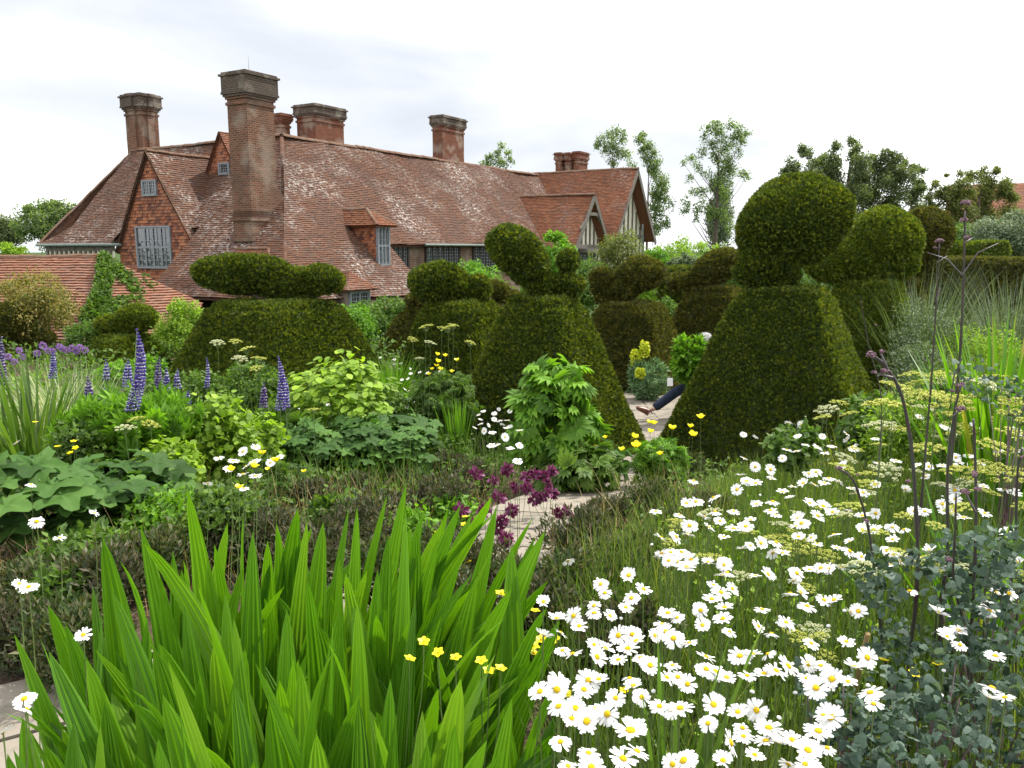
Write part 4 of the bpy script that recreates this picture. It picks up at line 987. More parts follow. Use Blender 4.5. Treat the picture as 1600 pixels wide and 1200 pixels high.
bush('garden_shrub', 'low green shrub behind the stacked-ball topiary', 'shrub', 655, 470, 560, 60, 23, M_mid, leaf=.07, nleaf=3000, nclump=30)
bush('garden_shrub', 'small shrub in the gap behind the brownish rounded topiary', 'shrub', 1046, 462, 600, 70, 19, M_mid, leaf=.06, nleaf=4500, nclump=45)
bush('garden_shrub', 'broad-leaved bright green plant beside the person behind the largest topiary', 'shrub', 1080, 520, 600, 50, 11.35, M_bright, leaf=.12, nleaf=1300, nclump=26, droop=.2, wid=.5)
for lb, u, vt, w, d, mt in [('hazy green bush far behind the brownish topiaries', 1190, 388, 160, 36, M_mid), ('far green bush behind the largest topiary neck', 1290, 385, 160, 37, M_mid), ('far bush between the domed topiaries', 1400, 385, 160, 35, M_oak), ('far pale bush seen past the rounded brown topiary', 1010, 402, 130, 33, M_lime), ('low bush in the gap left of the bamboo', 860, 430, 120, 28, M_mid)]:
    bush('garden_shrub', lb, 'shrub', u, vt, 520, w, d, mt, leaf=.12, nleaf=6000, nclump=60, shell=.3)
# creeper on the outbuilding roof
def creeper():
    nb = NB(); n = (E1-R1).cross(E2-R1).normalized(); n = n if n.y < 0 else -n; nv = np.array(n); P0 = []; 
    def on(u, v): return onpl(u, v, R1, n)
    pts = []
    for (u, v, r, k) in ((158, 408, 9, 260), (160, 425, 13, 500), (168, 420, 12, 350), (180, 428, 12, 350), (160, 445, 14, 600), (155, 465, 16, 800), (150, 485, 18, 900), (165, 490, 20, 800), (195, 440, 11, 300), (205, 452, 11, 300), (212, 465, 11, 250), (225, 445, 8, 160), (238, 458, 7, 130), (250, 470, 7, 120), (258, 482, 7, 100), (190, 480, 14, 300), (140, 500, 18, 700), (215, 475, 8, 100), (232, 452, 7, 90)):
        a = RNG.random(k)*2*math.pi; rr = np.sqrt(RNG.random(k))*r
        for i in range(k):
            q = on(u+rr[i]*math.cos(a[i]), v+rr[i]*math.sin(a[i])); pts.append(tuple(q+n*random.uniform(.03, .18)))
    p = np.array(pts); leaves_on(nb, p, np.tile(nv, (len(p), 1)), .09, T_leaf, .8, .5)
    o = nb.build('roof_creeper', M_mid); props(o, 'green creeper trailing over the hipped end of the outbuilding roof', 'creeper')
    return o
creeper()
# ================================================================== PLANTS: blades, grasses
def blade_vf(base, az, L_, w, lean, curve, npl=4, nseg=11, twist=0, tipw=0):
    """a pleated sword leaf: zigzag section, tapering to a point, arching over"""
    V = []; F = []; base = Vector(base); out = Vector((math.cos(az), math.sin(az), 0)); sd = Vector((-out.y, out.x, 0)); k = npl*2+1; p = base.copy(); ang = lean; UV = []
    for i in range(nseg+1):
        t = i/nseg; ww = w*(.42+.58*sstep(t/.38))*max(0, (1-max(0, t-.36)/.64))**.62 if t < 1 else 0
        d = out*math.sin(ang)+Z*math.cos(ang); n = out*math.cos(ang)-Z*math.sin(ang); tw = twist*t; s2 = sd*math.cos(tw)+n*math.sin(tw); n2 = n*math.cos(tw)-sd*math.sin(tw)
        for j in range(k):
            x = (j/(k-1)-.5); V.append(tuple(p+s2*(x*ww)+n2*(ww*.055*(1 if j % 2 else -1)*(1-.3*t)+ww*.35*x*x))); UV.append((x, t*L_))
        p = p+d*(L_/nseg); ang += curve/nseg*(.4+1.2*t)
    for i in range(nseg):
        for j in range(k-1): a = i*k+j; F.append((a, a+1, a+k+1, a+k))
    return V, F, UV
def blade_obj(parent, args, mat, name='leaf'):
    V, F, UV = blade_vf(*args[0], **args[1]); off = origin_of(parent) if parent else Vector((0, 0, 0)); me = bpy.data.meshes.new(name)
    me.from_pydata([(v[0]-off.x, v[1]-off.y, v[2]-off.z) for v in V], [], F); a = me.attributes.new('rnd', 'FLOAT', 'FACE'); a.data.foreach_set('value', [random.random()]*1*len(F) if False else [args[2]]*len(F))
    ul = me.uv_layers.new(name='UVMap'); ph = random.random()*40
    for l in me.loops: x, y = UV[l.vertex_index]; ul.data[l.index].uv = (x*.9+ph, y+ph)
    me.materials.append(mat); o = bpy.data.objects.new(name, me); COL.objects.link(o); o.parent = parent; return o
M_blade = leafmat('pleated_sword_leaf', [(0, .016, .062, .003), (.2, .034, .115, .005), (.45, .060, .165, .006), (.68, .09, .21, .009), (.88, .15, .26, .03), (1.0, .30, .21, .06)], .45, .38, .45, tcol=(1.5, 1.5, .3), patch=.16, pscale=6, veins=True)
# crocosmia in the foreground: (u, v of the tip, depth, lean px offset of the base)
TIPS = [(15, 1095, 1.75, 60), (62, 995, 2.1, 70), (22, 990, 2.2, 60), (75, 945, 2.3, 45), (102, 975, 2.15, 50), (160, 840, 2.4, 20), (187, 875, 2.35, 10), (190, 965, 2.0, 70), (205, 915, 2.3, 30), (220, 822, 2.3, 50), (250, 900, 2.2, 30),
 (292, 762, 2.45, 20), (300, 830, 2.6, 25), (308, 912, 2.0, 60), (352, 925, 2.2, 10), (365, 965, 1.95, 20), (380, 800, 2.6, -5), (395, 830, 2.4, -10), (418, 845, 2.6, -30), (432, 818, 2.7, -25), (448, 950, 2.0, -10), (465, 795, 2.7, -40), (480, 812, 2.5, -50), (505, 815, 2.6, -35), (530, 870, 2.3, -20), (545, 793, 2.7, -45), (558, 792, 2.55, -20), (558, 940, 1.95, -10),
 (605, 772, 2.65, -75), (635, 755, 2.7, -60), (640, 820, 2.5, -40), (607, 835, 2.4, -30), (662, 800, 2.7, -75), (650, 930, 2.1, -30), (685, 840, 2.5, -70), (720, 788, 2.7, -110), (768, 776, 2.65, -200), (720, 875, 2.4, -90), (700, 795, 2.8, -80), (776, 790, 2.7, -70), (800, 918, 2.3, -130), (833, 808, 2.65, -130), (836, 838, 2.6, -95), (852, 832, 2.5, -110), (854, 950, 2.2, -120), (775, 990, 2.1, -110), (868, 1010, 2.1, -170), (775, 1020, 1.9, -160), (880, 1045, 2.0, -90),
 (365, 1065, 1.75, 30), (420, 1095, 1.7, 0), (510, 1000, 1.9, 10), (560, 1090, 1.7, -10), (610, 1060, 1.75, -20), (660, 1110, 1.65, -10), (240, 1010, 1.85, 20), (135, 1030, 1.9, 30), (280, 1100, 1.7, 15), (800, 1090, 1.75, -60), (720, 1060, 1.8, -60), (480, 905, 2.2, 0), (590, 890, 2.3, -20), (335, 850, 2.5, 5), (145, 915, 2.3, 15), (745, 900, 2.4, -60), (690, 960, 2.2, -60), (270, 860, 2.5, 5), (470, 1040, 1.8, 5)]
def crocosmia():
    # five clumps standing side by side
    cents = [(-1.35, 2.0), (-.95, 2.2), (-.55, 2.3), (-.2, 2.25), (.05, 2.05)]
    labs = ['sword-leaved crocosmia clump in the bottom left corner, broad leaves leaning left', 'sword-leaved crocosmia clump second from the left of the foreground row', 'sword-leaved crocosmia clump in the middle of the foreground row', 'sword-leaved crocosmia clump fourth along, with buttercups in front of its leaves', 'sword-leaved crocosmia clump nearest the daisies, its leaves leaning right']
    cl = [empty('crocosmia_clump', Vector((x, y, gz(x, y))), l, 'plant', 'crocosmia clumps along the front') for (x, y), l in zip(cents, labs)]
    spec = [(u, v, d, bo) for (u, v, d, bo) in TIPS]
    rr = random.Random(11)
    for i in range(len(TIPS)):
        for rep in range(4):
            u, v, d, bo = TIPS[i]; u = u*(.9 if rep == 2 else 1); spec.append((u+rr.uniform(-34, 34), v+rr.uniform(10, 140)+rep*42, d+rr.uniform(-.35, .25), bo+rr.gauss(0, 55)))
    for (u, v, d, bo) in spec:
        tip = P(u, v, d); bx = P(u+bo, 800, d).x; by = d+rr.uniform(-.12, .12); g = gz(bx, by); base = Vector((bx, by, g-.02))
        vec = tip-base; h = vec.z; hor = Vector((vec.x, vec.y, 0)); L_ = vec.length*1.03
        if h < .18: continue
        az = math.atan2(hor.y, hor.x); lean = math.atan2(hor.length, h); cv = rr.uniform(.05, .3) if rr.random() < .75 else rr.uniform(.5, 1.1)
        # face: sheet's side is perpendicular to the lean, so turn the sheet with twist
        w = rr.uniform(.062, .112)*(1 if v < 1000 else 1.05)
        face = rr.gauss(0, .55)
        # build with azimuth chosen so the blade's broad side varies; leaning handled by shear
        V, F, UV = blade_vf((0, 0, 0), face-math.pi/2, L_, w, 0.0, cv, npl=4, nseg=12, twist=rr.uniform(-.5, .5))
        V = np.array(V); end = V[-5]; s_ = np.array(vec)/1.0; t = V[:, 2]/max(1e-6, V[:, 2].max())
        V[:, 0] += (vec.x-end[0])*t**1.25; V[:, 1] += (vec.y-end[1])*t**1.25; V[:, 2] *= vec.z/V[:, 2].max(); V += np.array(base)
        k = min(range(5), key=lambda j: (cents[j][0]-bx)**2*1.0+(cents[j][1]-by)**2*.3)
        off = cl[k].location; me = bpy.data.meshes.new('leaf'); me.from_pydata([tuple(q-np.array(off)) for q in V], [], F)
        a = me.attributes.new('rnd', 'FLOAT', 'FACE'); rv = rr.uniform(0, .82); nt_ = 0; a.data.foreach_set('value', [rv]*(len(F)-8*nt_)+[1.3]*(8*nt_)); ul = me.uv_layers.new(name='UVMap'); ph = rr.random()*40
        for l in me.loops: x, y = UV[l.vertex_index]; ul.data[l.index].uv = (x*.9+ph, y+ph)
        me.materials.append(M_blade); o = bpy.data.objects.new('leaf', me); COL.objects.link(o); o.parent = cl[k]
crocosmia()
def swords(name, label, u, v, wpx, vb_d, n, mat, L_=(.5, .9), w=(.012, .03), spread=.5, curve=.6, tm=T_strip, group=None, cat='plant', mats=None, lean=.35, dep=.6):
    """clump of strap leaves whose tips reach pixel row v at depth vb_d"""
    d = vb_d; c = P(u, v, d); g = gz(c.x, d); H = max(.2, c.z-g); t = empty(name, Vector((c.x, d, g)), label, cat, group)
    R = px(wpx, d)/2; nb = NB(); a = RNG.random(n)*2*math.pi; rr = np.sqrt(RNG.random(n))*R*.35
    pos = np.stack([c.x+np.cos(a)*rr, d+np.sin(a)*rr*dep, np.zeros(n)], 1); pos[:, 2] = [gz(x, y)-.02 for x, y in pos[:, :2]]
    az = a+RNG.normal(0, .6, n); ln = np.abs(RNG.normal(0, lean, n)); N_ = np.stack([np.cos(az)*np.cos(ln), np.sin(az)*np.cos(ln), -np.sin(ln)], 1); D = np.stack([np.cos(az)*np.sin(ln), np.sin(az)*np.sin(ln), np.cos(ln)], 1)
    LL = H*RNG.uniform(*L_, n)*1.15; ww = RNG.uniform(*w, n)
    nb.inst(tm, pos, D, N_, np.stack([ww, LL, LL*curve*RNG.uniform(.3, 1.2, n)], 1), rnd=RNG.random(n)); nb.build('leaves', mat, t); return t
swords('strap_leaved_plant', 'big clump of glossy green strap leaves at the left edge', 30, 548, 250, 6.0, 190, M_mid, w=(.02, .045), curve=.9, L_=(.6, 1.05))
swords('ornamental_grass', 'pale variegated grass fountain left of the lupins', 100, 556, 250, 8.6, 900, M_var, w=(.008, .016), curve=1.1, L_=(.55, 1.0), lean=.5)
swords('ornamental_grass', 'variegated grass tuft arching beside the tallest lupin', 175, 590, 190, 7.2, 420, M_var, w=(.008, .014), curve=1.2, L_=(.6, 1.0), lean=.5)
swords('ornamental_grass', 'grey-green grass clump in front of the square hedge block at right', 1452, 398, 150, 11.5, 700, M_grey, w=(.010, .018), curve=.9, L_=(.7, 1.0), lean=.4)
swords('ornamental_grass', 'wispy grass clump by the long hedge at the right edge', 1590, 415, 160, 12, 420, M_grey, w=(.008, .014), curve=.8, L_=(.7, 1.05), lean=.3)
swords('sword_leaved_clump', 'bright sword-leaved clump at the right edge behind the yellow umbels', 1580, 478, 170, 4.6, 130, M_blade, w=(.03, .05), curve=.4, L_=(.7, 1.0), lean=.25)
swords('sword_leaved_clump', 'sword-leaved clump low on the right between purple stems', 1560, 760, 200, 2.9, 46, M_blade, w=(.035, .05), curve=.5, L_=(.7, 1.05), lean=.4)
swords('sword_leaved_clump', 'few upright sword leaves among the nearest daisies', 1050, 985, 120, 1.75, 12, M_mid, w=(.018, .028), curve=.25, L_=(.75, 1.1), lean=.18)
swords('sword_leaved_clump', 'upright bright green tuft left of the centre topiary foot', 715, 618, 44, 8.2, 46, M_bright, w=(.02, .035), curve=.2, L_=(.8, 1.05), lean=.12)
swords('sword_leaved_clump', 'leaning leaves in the daisies at the bottom right of centre', 1190, 1040, 120, 1.9, 9, M_mid, w=(.02, .03), curve=.4, L_=(.8, 1.1), lean=.5)
swords('tufted_grass', 'tuft of fresh grass in the gap right of the long flat topiary', 610, 530, 130, 12, 500, M_bright, w=(.008, .014), curve=.6, lean=.35)
# ---------------------------------------------------------------- leafy plants, left bed
bush('leafy_bush', 'large bright green bush with maple-like leaves in front of the long flat topiary', 'plant', 528, 546, 715, 178, 7.6, M_lime, tm=T_oval, leaf=.075, nleaf=2600, nclump=90, wid=.75, shell=.75, csize=.16, flat=True)
bush('leafy_bush', 'deep green lobed-leaved plant at the foot of the large bright bush', 'plant', 590, 640, 740, 200, 7.0, M_deep, tm=T_lobe5, leaf=.12, nleaf=600, nclump=60, wid=1.0, shell=.6, csize=.15, flat=True)
bush('leafy_bush', 'deep green lobed-leaved mound under the pair of lupins left of the large bright bush', 'plant', 470, 640, 760, 130, 6.8, M_deep, tm=T_lobe5, leaf=.11, nleaf=450, nclump=50, wid=1.0, shell=.6, csize=.15, flat=True)
bush('palmate_leaved_plant', 'tall plant with drooping hand-shaped leaves before the centre topiary', 'plant', 868, 552, 770, 128, 7.1, M_bright, tm=T_palm, leaf=.15, nleaf=420, nclump=110, wid=1.0, droop=.75, shell=.72, csize=.11, jit=.45, up=.35)
bush('palmate_leaved_plant', 'low skirt of hand-shaped leaves by the path below the tall one', 'plant', 905, 690, 785, 150, 6.8, M_mid, tm=T_palm, leaf=.13, nleaf=220, nclump=50, wid=1.0, droop=.5, shell=.6, csize=.12, jit=.45)
bush('large_leaved_plant', 'plant with very large jagged leaves at the left edge', 'plant', 30, 690, 840, 230, 4.3, M_deep, tm=T_lobe5, leaf=.19, nleaf=100, nclump=50, wid=1.05, shell=.8, csize=.10, nstem=10, flat=True)
bush('large_leaved_plant', 'plant with broad jagged leaves right of the one at the left edge', 'plant', 180, 695, 820, 170, 4.6, M_deep, tm=T_lobe5, leaf=.17, nleaf=100, nclump=50, wid=1.05, shell=.8, csize=.10, nstem=10, flat=True)
bush('lupin_foliage_mound', 'mound of fingered lupin leaves below the tallest lupin', 'plant', 205, 612, 720, 210, 5.6, M_bright, tm=T_palm9, leaf=.11, nleaf=700, nclump=80, wid=1.0, droop=-.1, shell=.6, csize=.13, jit=.4, up=.6)
bush('lupin_foliage_mound', 'mound of fingered lupin leaves below the right-hand lupins', 'plant', 440, 632, 720, 90, 7.2, M_mid, tm=T_palm9, leaf=.11, nleaf=260, nclump=40, wid=1.0, droop=-.1, shell=.6, csize=.12, jit=.4, up=.6)
bush('honesty_plant', 'yellow-green plant with round seed discs in the middle of the left bed', 'plant', 335, 606, 770, 150, 5.9, M_lime, tm=T_oval, leaf=.042, nleaf=2600, nclump=130, wid=.95, shell=.25, csize=.11)
bush('honesty_plant', 'second clump of round seed discs nearer the dark shrubs', 'plant', 262, 680, 790, 120, 5.2, M_lime, tm=T_oval, leaf=.038, nleaf=1500, nclump=90, wid=.95, shell=.25, csize=.09)
bush('honesty_plant', 'third clump of round seed discs right of the yellow poppies', 'plant', 405, 640, 740, 90, 6.3, M_lime, tm=T_oval, leaf=.04, nleaf=1200, nclump=70, wid=.95, shell=.25, csize=.09)
bush('leafy_plant', 'soft green plant behind the right-hand lupins', 'plant', 395, 565, 650, 120, 8.8, M_mid, leaf=.05, nleaf=2500, nclump=60, shell=.3)
bush('leafy_plant', 'soft green filler plant between lupins and long flat topiary', 'plant', 300, 575, 650, 130, 9.2, M_mid, leaf=.05, nleaf=2600, nclump=60, shell=.3)
bush('leafy_plant', 'green mound behind the variegated grass', 'plant', 205, 555, 620, 130, 9.8, M_bright, leaf=.055, nleaf=2600, nclump=60, shell=.3)
bush('leafy_plant', 'green leafy mound between the two clumps of jagged leaves', 'plant', 120, 650, 760, 120, 5.2, M_mid, leaf=.05, nleaf=1800, nclump=60, shell=.4)
bush('leafy_plant', 'ferny green clump among the yellow poppies in the left bed', 'plant', 420, 720, 800, 150, 5.7, M_mid, tm=T_palm9, leaf=.05, nleaf=1800, nclump=80, wid=.9, shell=.4)
bush('leafy_plant', 'ferny plant carrying yellow poppies left of the centre topiary', 'plant', 690, 575, 680, 110, 8.6, M_mid, tm=T_palm9, leaf=.055, nleaf=2000, nclump=80, wid=.9, shell=.4)
bush('leafy_plant', 'loose green plant behind the cluster of small daisies', 'plant', 620, 600, 700, 110, 8.8, M_mid, leaf=.05, nleaf=1800, nclump=60, shell=.4)
bush('poppy_foliage', 'fresh ferny poppy foliage by the path at the largest topiary foot', 'plant', 1030, 684, 760, 100, 6.9, M_bright, tm=T_palm9, leaf=.055, nleaf=1800, nclump=80, wid=.9, shell=.4)
bush('leafy_plant', 'dark pinnate-leaved plant in front of the largest topiary', 'plant', 1240, 655, 740, 110, 5.4, M_mid, tm=T_oval, leaf=.045, nleaf=1000, nclump=60, wid=.6, shell=.4)
bush('leafy_plant', 'leafy green plant at the right foot of the largest topiary', 'plant', 1370, 610, 720, 130, 6.2, M_mid, tm=T_oval, leaf=.06, nleaf=1600, nclump=70, wid=.6, shell=.4)
bush('leafy_plant', 'large plain leaves low in front of the path bend', 'plant', 965, 690, 745, 40, 7.4, M_deep, tm=T_oval, leaf=.11, nleaf=40, nclump=14, wid=.8)
# right bed, far part
for i, (lb, u, vt, vb, w, d, mt, lf, nl) in enumerate([
    ('pale fennel-like mound right of the russet topiary', 1450, 455, 600, 130, 10.5, M_grey, .04, 5200), ('yellow-green feathery plant under the long hedge', 1540, 500, 620, 150, 10, M_lime, .04, 5200),
    ('soft grey-green plant right of the green domed topiary', 1440, 520, 660, 120, 8.5, M_grey, .04, 4200), ('feathery green plant behind the yellow umbels', 1480, 560, 680, 140, 7, M_mid, .04, 4200),
    ('green filler plant at the right edge behind the sword leaves', 1600, 560, 700, 160, 6.4, M_mid, .045, 3600), ('pale feathery plant at the right edge below the long hedge', 1620, 480, 620, 130, 11, M_grey, .05, 3600),
    ('yellow-green leafy plant among the umbels', 1420, 610, 740, 150, 5.4, M_lime, .04, 3600), ('green leafy plant under the yellow umbels at far right', 1540, 625, 760, 180, 4.8, M_mid, .04, 4200)]):
    bush('feathery_plant', lb, 'plant', u, vt, vb, w, d, mt, leaf=lf, nleaf=nl, nclump=110, shell=.3, tm=T_leaf, wid=.35, csize=.16, group='feathery plants in the right bed')
# dark shrubs
for lb, u, v, w, mt, h in [('low fresh green plant before the deep lobed leaves', 560, 690, 130, M_bright, .5), ('leafy green plant left of the small daisy cluster', 660, 655, 130, M_mid, .6), ('bright green rosette by the columbines', 705, 772, 60, M_bright, .25), ('soft ferny plant under the left yellow poppies', 350, 745, 130, M_mid, .5), ('lime-green plant in the middle of the left bed', 300, 640, 150, M_lime, .75),
    ('airy yellow-green plant right of the fingered lupin leaves', 370, 590, 130, M_lime, .95), ('fresh green plant between honesty and bright bush', 440, 668, 90, M_bright, .6), ('small green tuft between dark shrubs over the middle sword tips', 520, 768, 60, M_mid, .34), ('small lime tuft between dark shrubs at left', 300, 808, 60, M_lime, .3), ('little green plant among dark shrubs near the left edge', 90, 890, 70, M_mid, .28), ('green tuft among dark shrubs left of the columbines', 640, 790, 60, M_bright, .3), ('green leafy plant low at left beneath the jagged leaves', 130, 820, 150, M_mid, .35), ('ferny green plant between the jagged leaves and seed discs', 265, 760, 130, M_bright, .4)]:
    q_ = at_h(u, v, h); bush('leafy_plant', lb, 'plant', u, v, None, w*1.3, q_.y, mt, tm=T_leaf, leaf=.045, nleaf=2400, nclump=90, shell=.35, csize=.12, wid=.55)
DK = [(490, 745, 110, 5, 'in the second row under the lobed mound'), (560, 735, 110, 5, 'second row, left of the straw grass'), (625, 728, 110, 5, 'second row, below the gap before the oval-bird topiary'), (690, 738, 110, 5, 'second row, left of the columbines'), (745, 715, 100, 5, 'just under the daisy cluster beside the hand-shaped leaves'), (415, 790, 110, 5, 'between the seed discs and the sword tips'), (700, 815, 110, 5, 'just left of the columbines over the sword tips'), (745, 850, 100, 5, 'right of centre between columbines and sword tips'), (650, 845, 110, 5, 'behind the taller middle sword tips'), (690, 885, 100, 5, 'close behind the sword leaves near the centre'), (800, 872, 90, 5, 'under the lowest columbines'), (845, 895, 90, 5, 'left of the lone daisy at the centre'), (590, 830, 110, 5, 'low behind the forking sword tips'), (60, 868, 120, 4.3, 'nearest the daisy head at the left edge'), (150, 845, 120, 4.6, 'left of the foreground leaf tips'), (20, 930, 110, 3.9, 'cut by the left edge above the bare soil'), (105, 930, 120, 3.9, 'beside the bare soil at lower left'), (235, 822, 110, 4.8, 'behind the tall left-hand sword leaves'), (330, 800, 110, 5.0, 'under the round seed discs'),
      (395, 775, 110, 5.3, 'right of the seed discs'), (455, 752, 110, 5.5, 'beneath the lobed-leaved mound'), (520, 712, 110, 6.2, 'topmost, touching the deep green lobed leaves'), (585, 705, 110, 6.3, 'behind the straw-coloured grass'), (650, 695, 110, 6.6, 'left of the daisy cluster'), (560, 770, 120, 5.4, 'just over the middle sword tips'), (640, 760, 110, 5.5, 'left of the purple columbines'), (700, 700, 100, 6.6, 'under the daisy cluster'), (755, 690, 90, 6.9, 'between daisies and hand-shaped leaves'),
      (480, 820, 110, 4.9, 'low behind the middle sword leaves'), (905, 790, 110, 5.0, 'in front of the path bend'), (965, 775, 110, 5.3, 'right of the path bend'), (1020, 745, 100, 5.8, 'below the poppy foliage'), (1075, 700, 110, 6.3, 'at the left foot of the largest topiary'), (1130, 695, 110, 6.2, 'in front of the largest topiary'), (890, 850, 110, 4.5, 'beside the lone daisy at the centre'), (960, 850, 110, 4.5, 'behind the thick of the daisies'), (1050, 790, 110, 5.2, 'above the first row of right-hand daisies'), (1180, 700, 90, 5.8, 'under the pinnate leaves'),
      (980, 920, 100, 3.9, 'amongst the daisies at lower centre'), (1110, 770, 100, 5.2, 'between daisy stems'), (1010, 830, 110, 4.7, 'with daisies all round it')]
for u, v, w, d, lb in DK:
    q_ = at_h(u, v+random.uniform(-16, 12), random.uniform(.28, .44)); d = q_.y; w = w*5.0/d*.9
    w *= random.uniform(.75, 1.15)
    bush('dark_leaved_shrub', 'low dark purple-leaved shrub '+lb, 'shrub', u, v, None, w*1.25, d, random.choice([M_dark, M_dark2]), tm=T_leaf, leaf=.036, nleaf=2400, nclump=80, wid=.34, droop=-.25, shell=.3, csize=.07, group='dark purple-leaved shrubs', stem_mat=M_stemp, up=.35)
# euphorbia
def euphorbia():
    t = bush('euphorbia', 'glaucous euphorbia with three yellow-green flower heads beyond the path', 'plant', 1014, 556, None, 64, 12.9, leafmat('glaucous_foliage', [(.06, .12, .05), (.10, .19, .08), (.15, .25, .11), (.2, .3, .14)], .25), tm=T_dia, leaf=.09, nleaf=3000, nclump=46, wid=.2, droop=-.1, shell=.7, csize=.09)
    M = leafmat('acid_yellow_bracts', [(.30, .36, .02), (.45, .50, .03), (.6, .58, .05)], .3)
    for (u, v, r, h) in ((993, 560, 6, 26), (1007, 546, 5.5, 24), (1000, 583, 5, 14)):
        c = P(u, v, 12.9 if v < 575 else 12.5); R = px(r, 12.9); H = px(h, 12.9); nb = NB(); n = 240; a = RNG.random(n)*6.28; z = RNG.random(n)-.5
        rr = R*np.sqrt(np.clip(1-(z*1.9)**2*.9, .1, 1)); p = np.stack([c.x+np.cos(a)*rr, c.y+np.sin(a)*rr, c.z+z*H], 1); nn = np.stack([np.cos(a), np.sin(a), z*.4], 1)
        leaves_on(nb, p, nn, .035, T_oval, .9, 0, .5); o = nb.build('flower_head', M, t); m = MB(); m.tube([Vector(t.location), Vector((c.x, c.y, c.z))], [.008, .006], 5); m.build('flower_stalk', M_stem, t)
euphorbia()
# ================================================================== FLOWERS
M_petal = leafmat('white_petal', [(.72, .72, .70), (.80, .80, .79), (.84, .84, .84)], .22, .6, .2, tcol=(1, 1, .95), patch=.0)
M_disc = plain('yellow_disc', [(.62, .34, .005), (.78, .52, .01), (.85, .62, .03)], 300, .8, .2, .6, 900)
def daisy_meshes(k):
    out = []
    for i in range(k):
        rr = random.Random(100+i); nb = NB(); n = rr.choice([17, 19, 21, 23]); a = np.array([2*math.pi*(j+rr.uniform(-.22, .22))/n for j in range(n)])
        dz = np.array([rr.gauss((.12, -.12, .0, .3, -.38, .05, -.2, .45, .1)[i], .13) for j in range(n)]); D = np.stack([np.cos(a), np.sin(a), dz], 1); Nn = np.tile([0, 0, 1.], (n, 1)); Nn = Nn+RNG.normal(0, .12, (n, 3))
        L_ = np.array([rr.uniform(.82, 1.05) for j in range(n)])
        ok = np.array([rr.random() > .05 for j in range(n)])
        sc = np.stack([L_*.26, L_*.78, L_*.5], 1); pos = np.stack([np.cos(a)*.22, np.sin(a)*.22, a*0], 1)
        nb.inst(T_petal, pos[ok], D[ok], Nn[ok], sc[ok]); pm = nb.mesh('petals', M_petal)
        nb = NB(); V, F = T_ico2; V = V.copy(); V[:, 2] = np.where(V[:, 2] > 0, V[:, 2]*.62, V[:, 2]*.25)-.08*np.exp(-((V[:, 0]**2+V[:, 1]**2)/.02)); V *= .50; V[:, 2] += .03; nb.raw(V, F, .5); dm = nb.mesh('flower_disc', M_disc, smooth=True)
        nb = NB(); V, F = T_ico; V = V*np.array([.42, .42, .22]); V[:, 2] -= .07; nb.raw(V, F, .5); gm = nb.mesh('calyx', M_stem)
        out.append((pm, dm, gm))
    return out
DM = daisy_meshes(9)
def stem_meshes(k, r=.0017):
    out = []
    for i in range(k):
        rr = random.Random(i); m = MB(); bx, by = rr.uniform(-.12, .12), rr.uniform(-.12, .12)
        m.tube([(bx*(1-t)**2, by*(1-t)**2, -1+t) for t in (0, .25, .5, .75, .9, 1.0)], [r*1.15, r*1.1, r, r*.9, r*.85, r], 4, cap=False)
        me = bpy.data.meshes.new('stem'); me.from_pydata(m.v, [], m.f); a = me.attributes.new('rnd', 'FLOAT', 'FACE'); a.data.foreach_set('value', m.r); me.materials.append(M_stem); out.append(me)
    return out
SM = stem_meshes(6)
def crop(x0, y0, s, pts): return [(x0+x*s, y0+y*s) for x, y in pts]
A_ = crop(800, 850, .2917, [(300,90),(625,168),(475,215),(498,262),(168,310),(640,290),(705,242),(610,340),(440,330),(330,385),(440,370),(525,385),(240,400),(360,440),(260,475),(170,490),(570,490),(645,485),(665,520),(805,430),(825,470),(865,505),(950,530),(765,490),(440,540),(325,590),(455,605),(570,620),(270,570),(500,560),(620,560),(690,610),(740,650),(860,650),(835,370),(885,395),(1010,355),(1080,220),(1070,295),(1130,170),(940,125),(840,90),(960,85),(800,50),(850,45),(1050,95),(1140,110),(1370,165),(1510,195),(1545,260),(1490,265),(1340,350),(1470,425),(1320,440),(1390,480),(1130,400),(1165,470),(1140,340),(1120,260),(1180,240),(1020,435),(1040,605),(1290,590),(1370,590),(1220,600),(1415,680),(1350,695),(1480,655),(1585,640),(1040,670),(1090,685),(1150,715),(1260,705),(890,715),(940,750),(830,715),(630,720),(650,760),(555,825),(695,820),(465,725),(410,730),(385,780),(150,790),(240,780),(250,730),(340,880),(450,885),(510,910),(250,870),(400,950),(320,935),(635,1000),(410,1120),(260,1060),(595,1150),(300,1190),(425,1195),(670,1110),(860,890),(900,880),(790,870),(1080,860),(1210,900),(1310,890),(1050,960),(1170,1065),(1235,985),(1375,985),(1360,1055),(1240,1030),(1300,1130),(1420,1060),(1500,1050),(1585,1105),(1570,1180),(1480,1180),(860,1180),(920,1160),(1130,1160)])
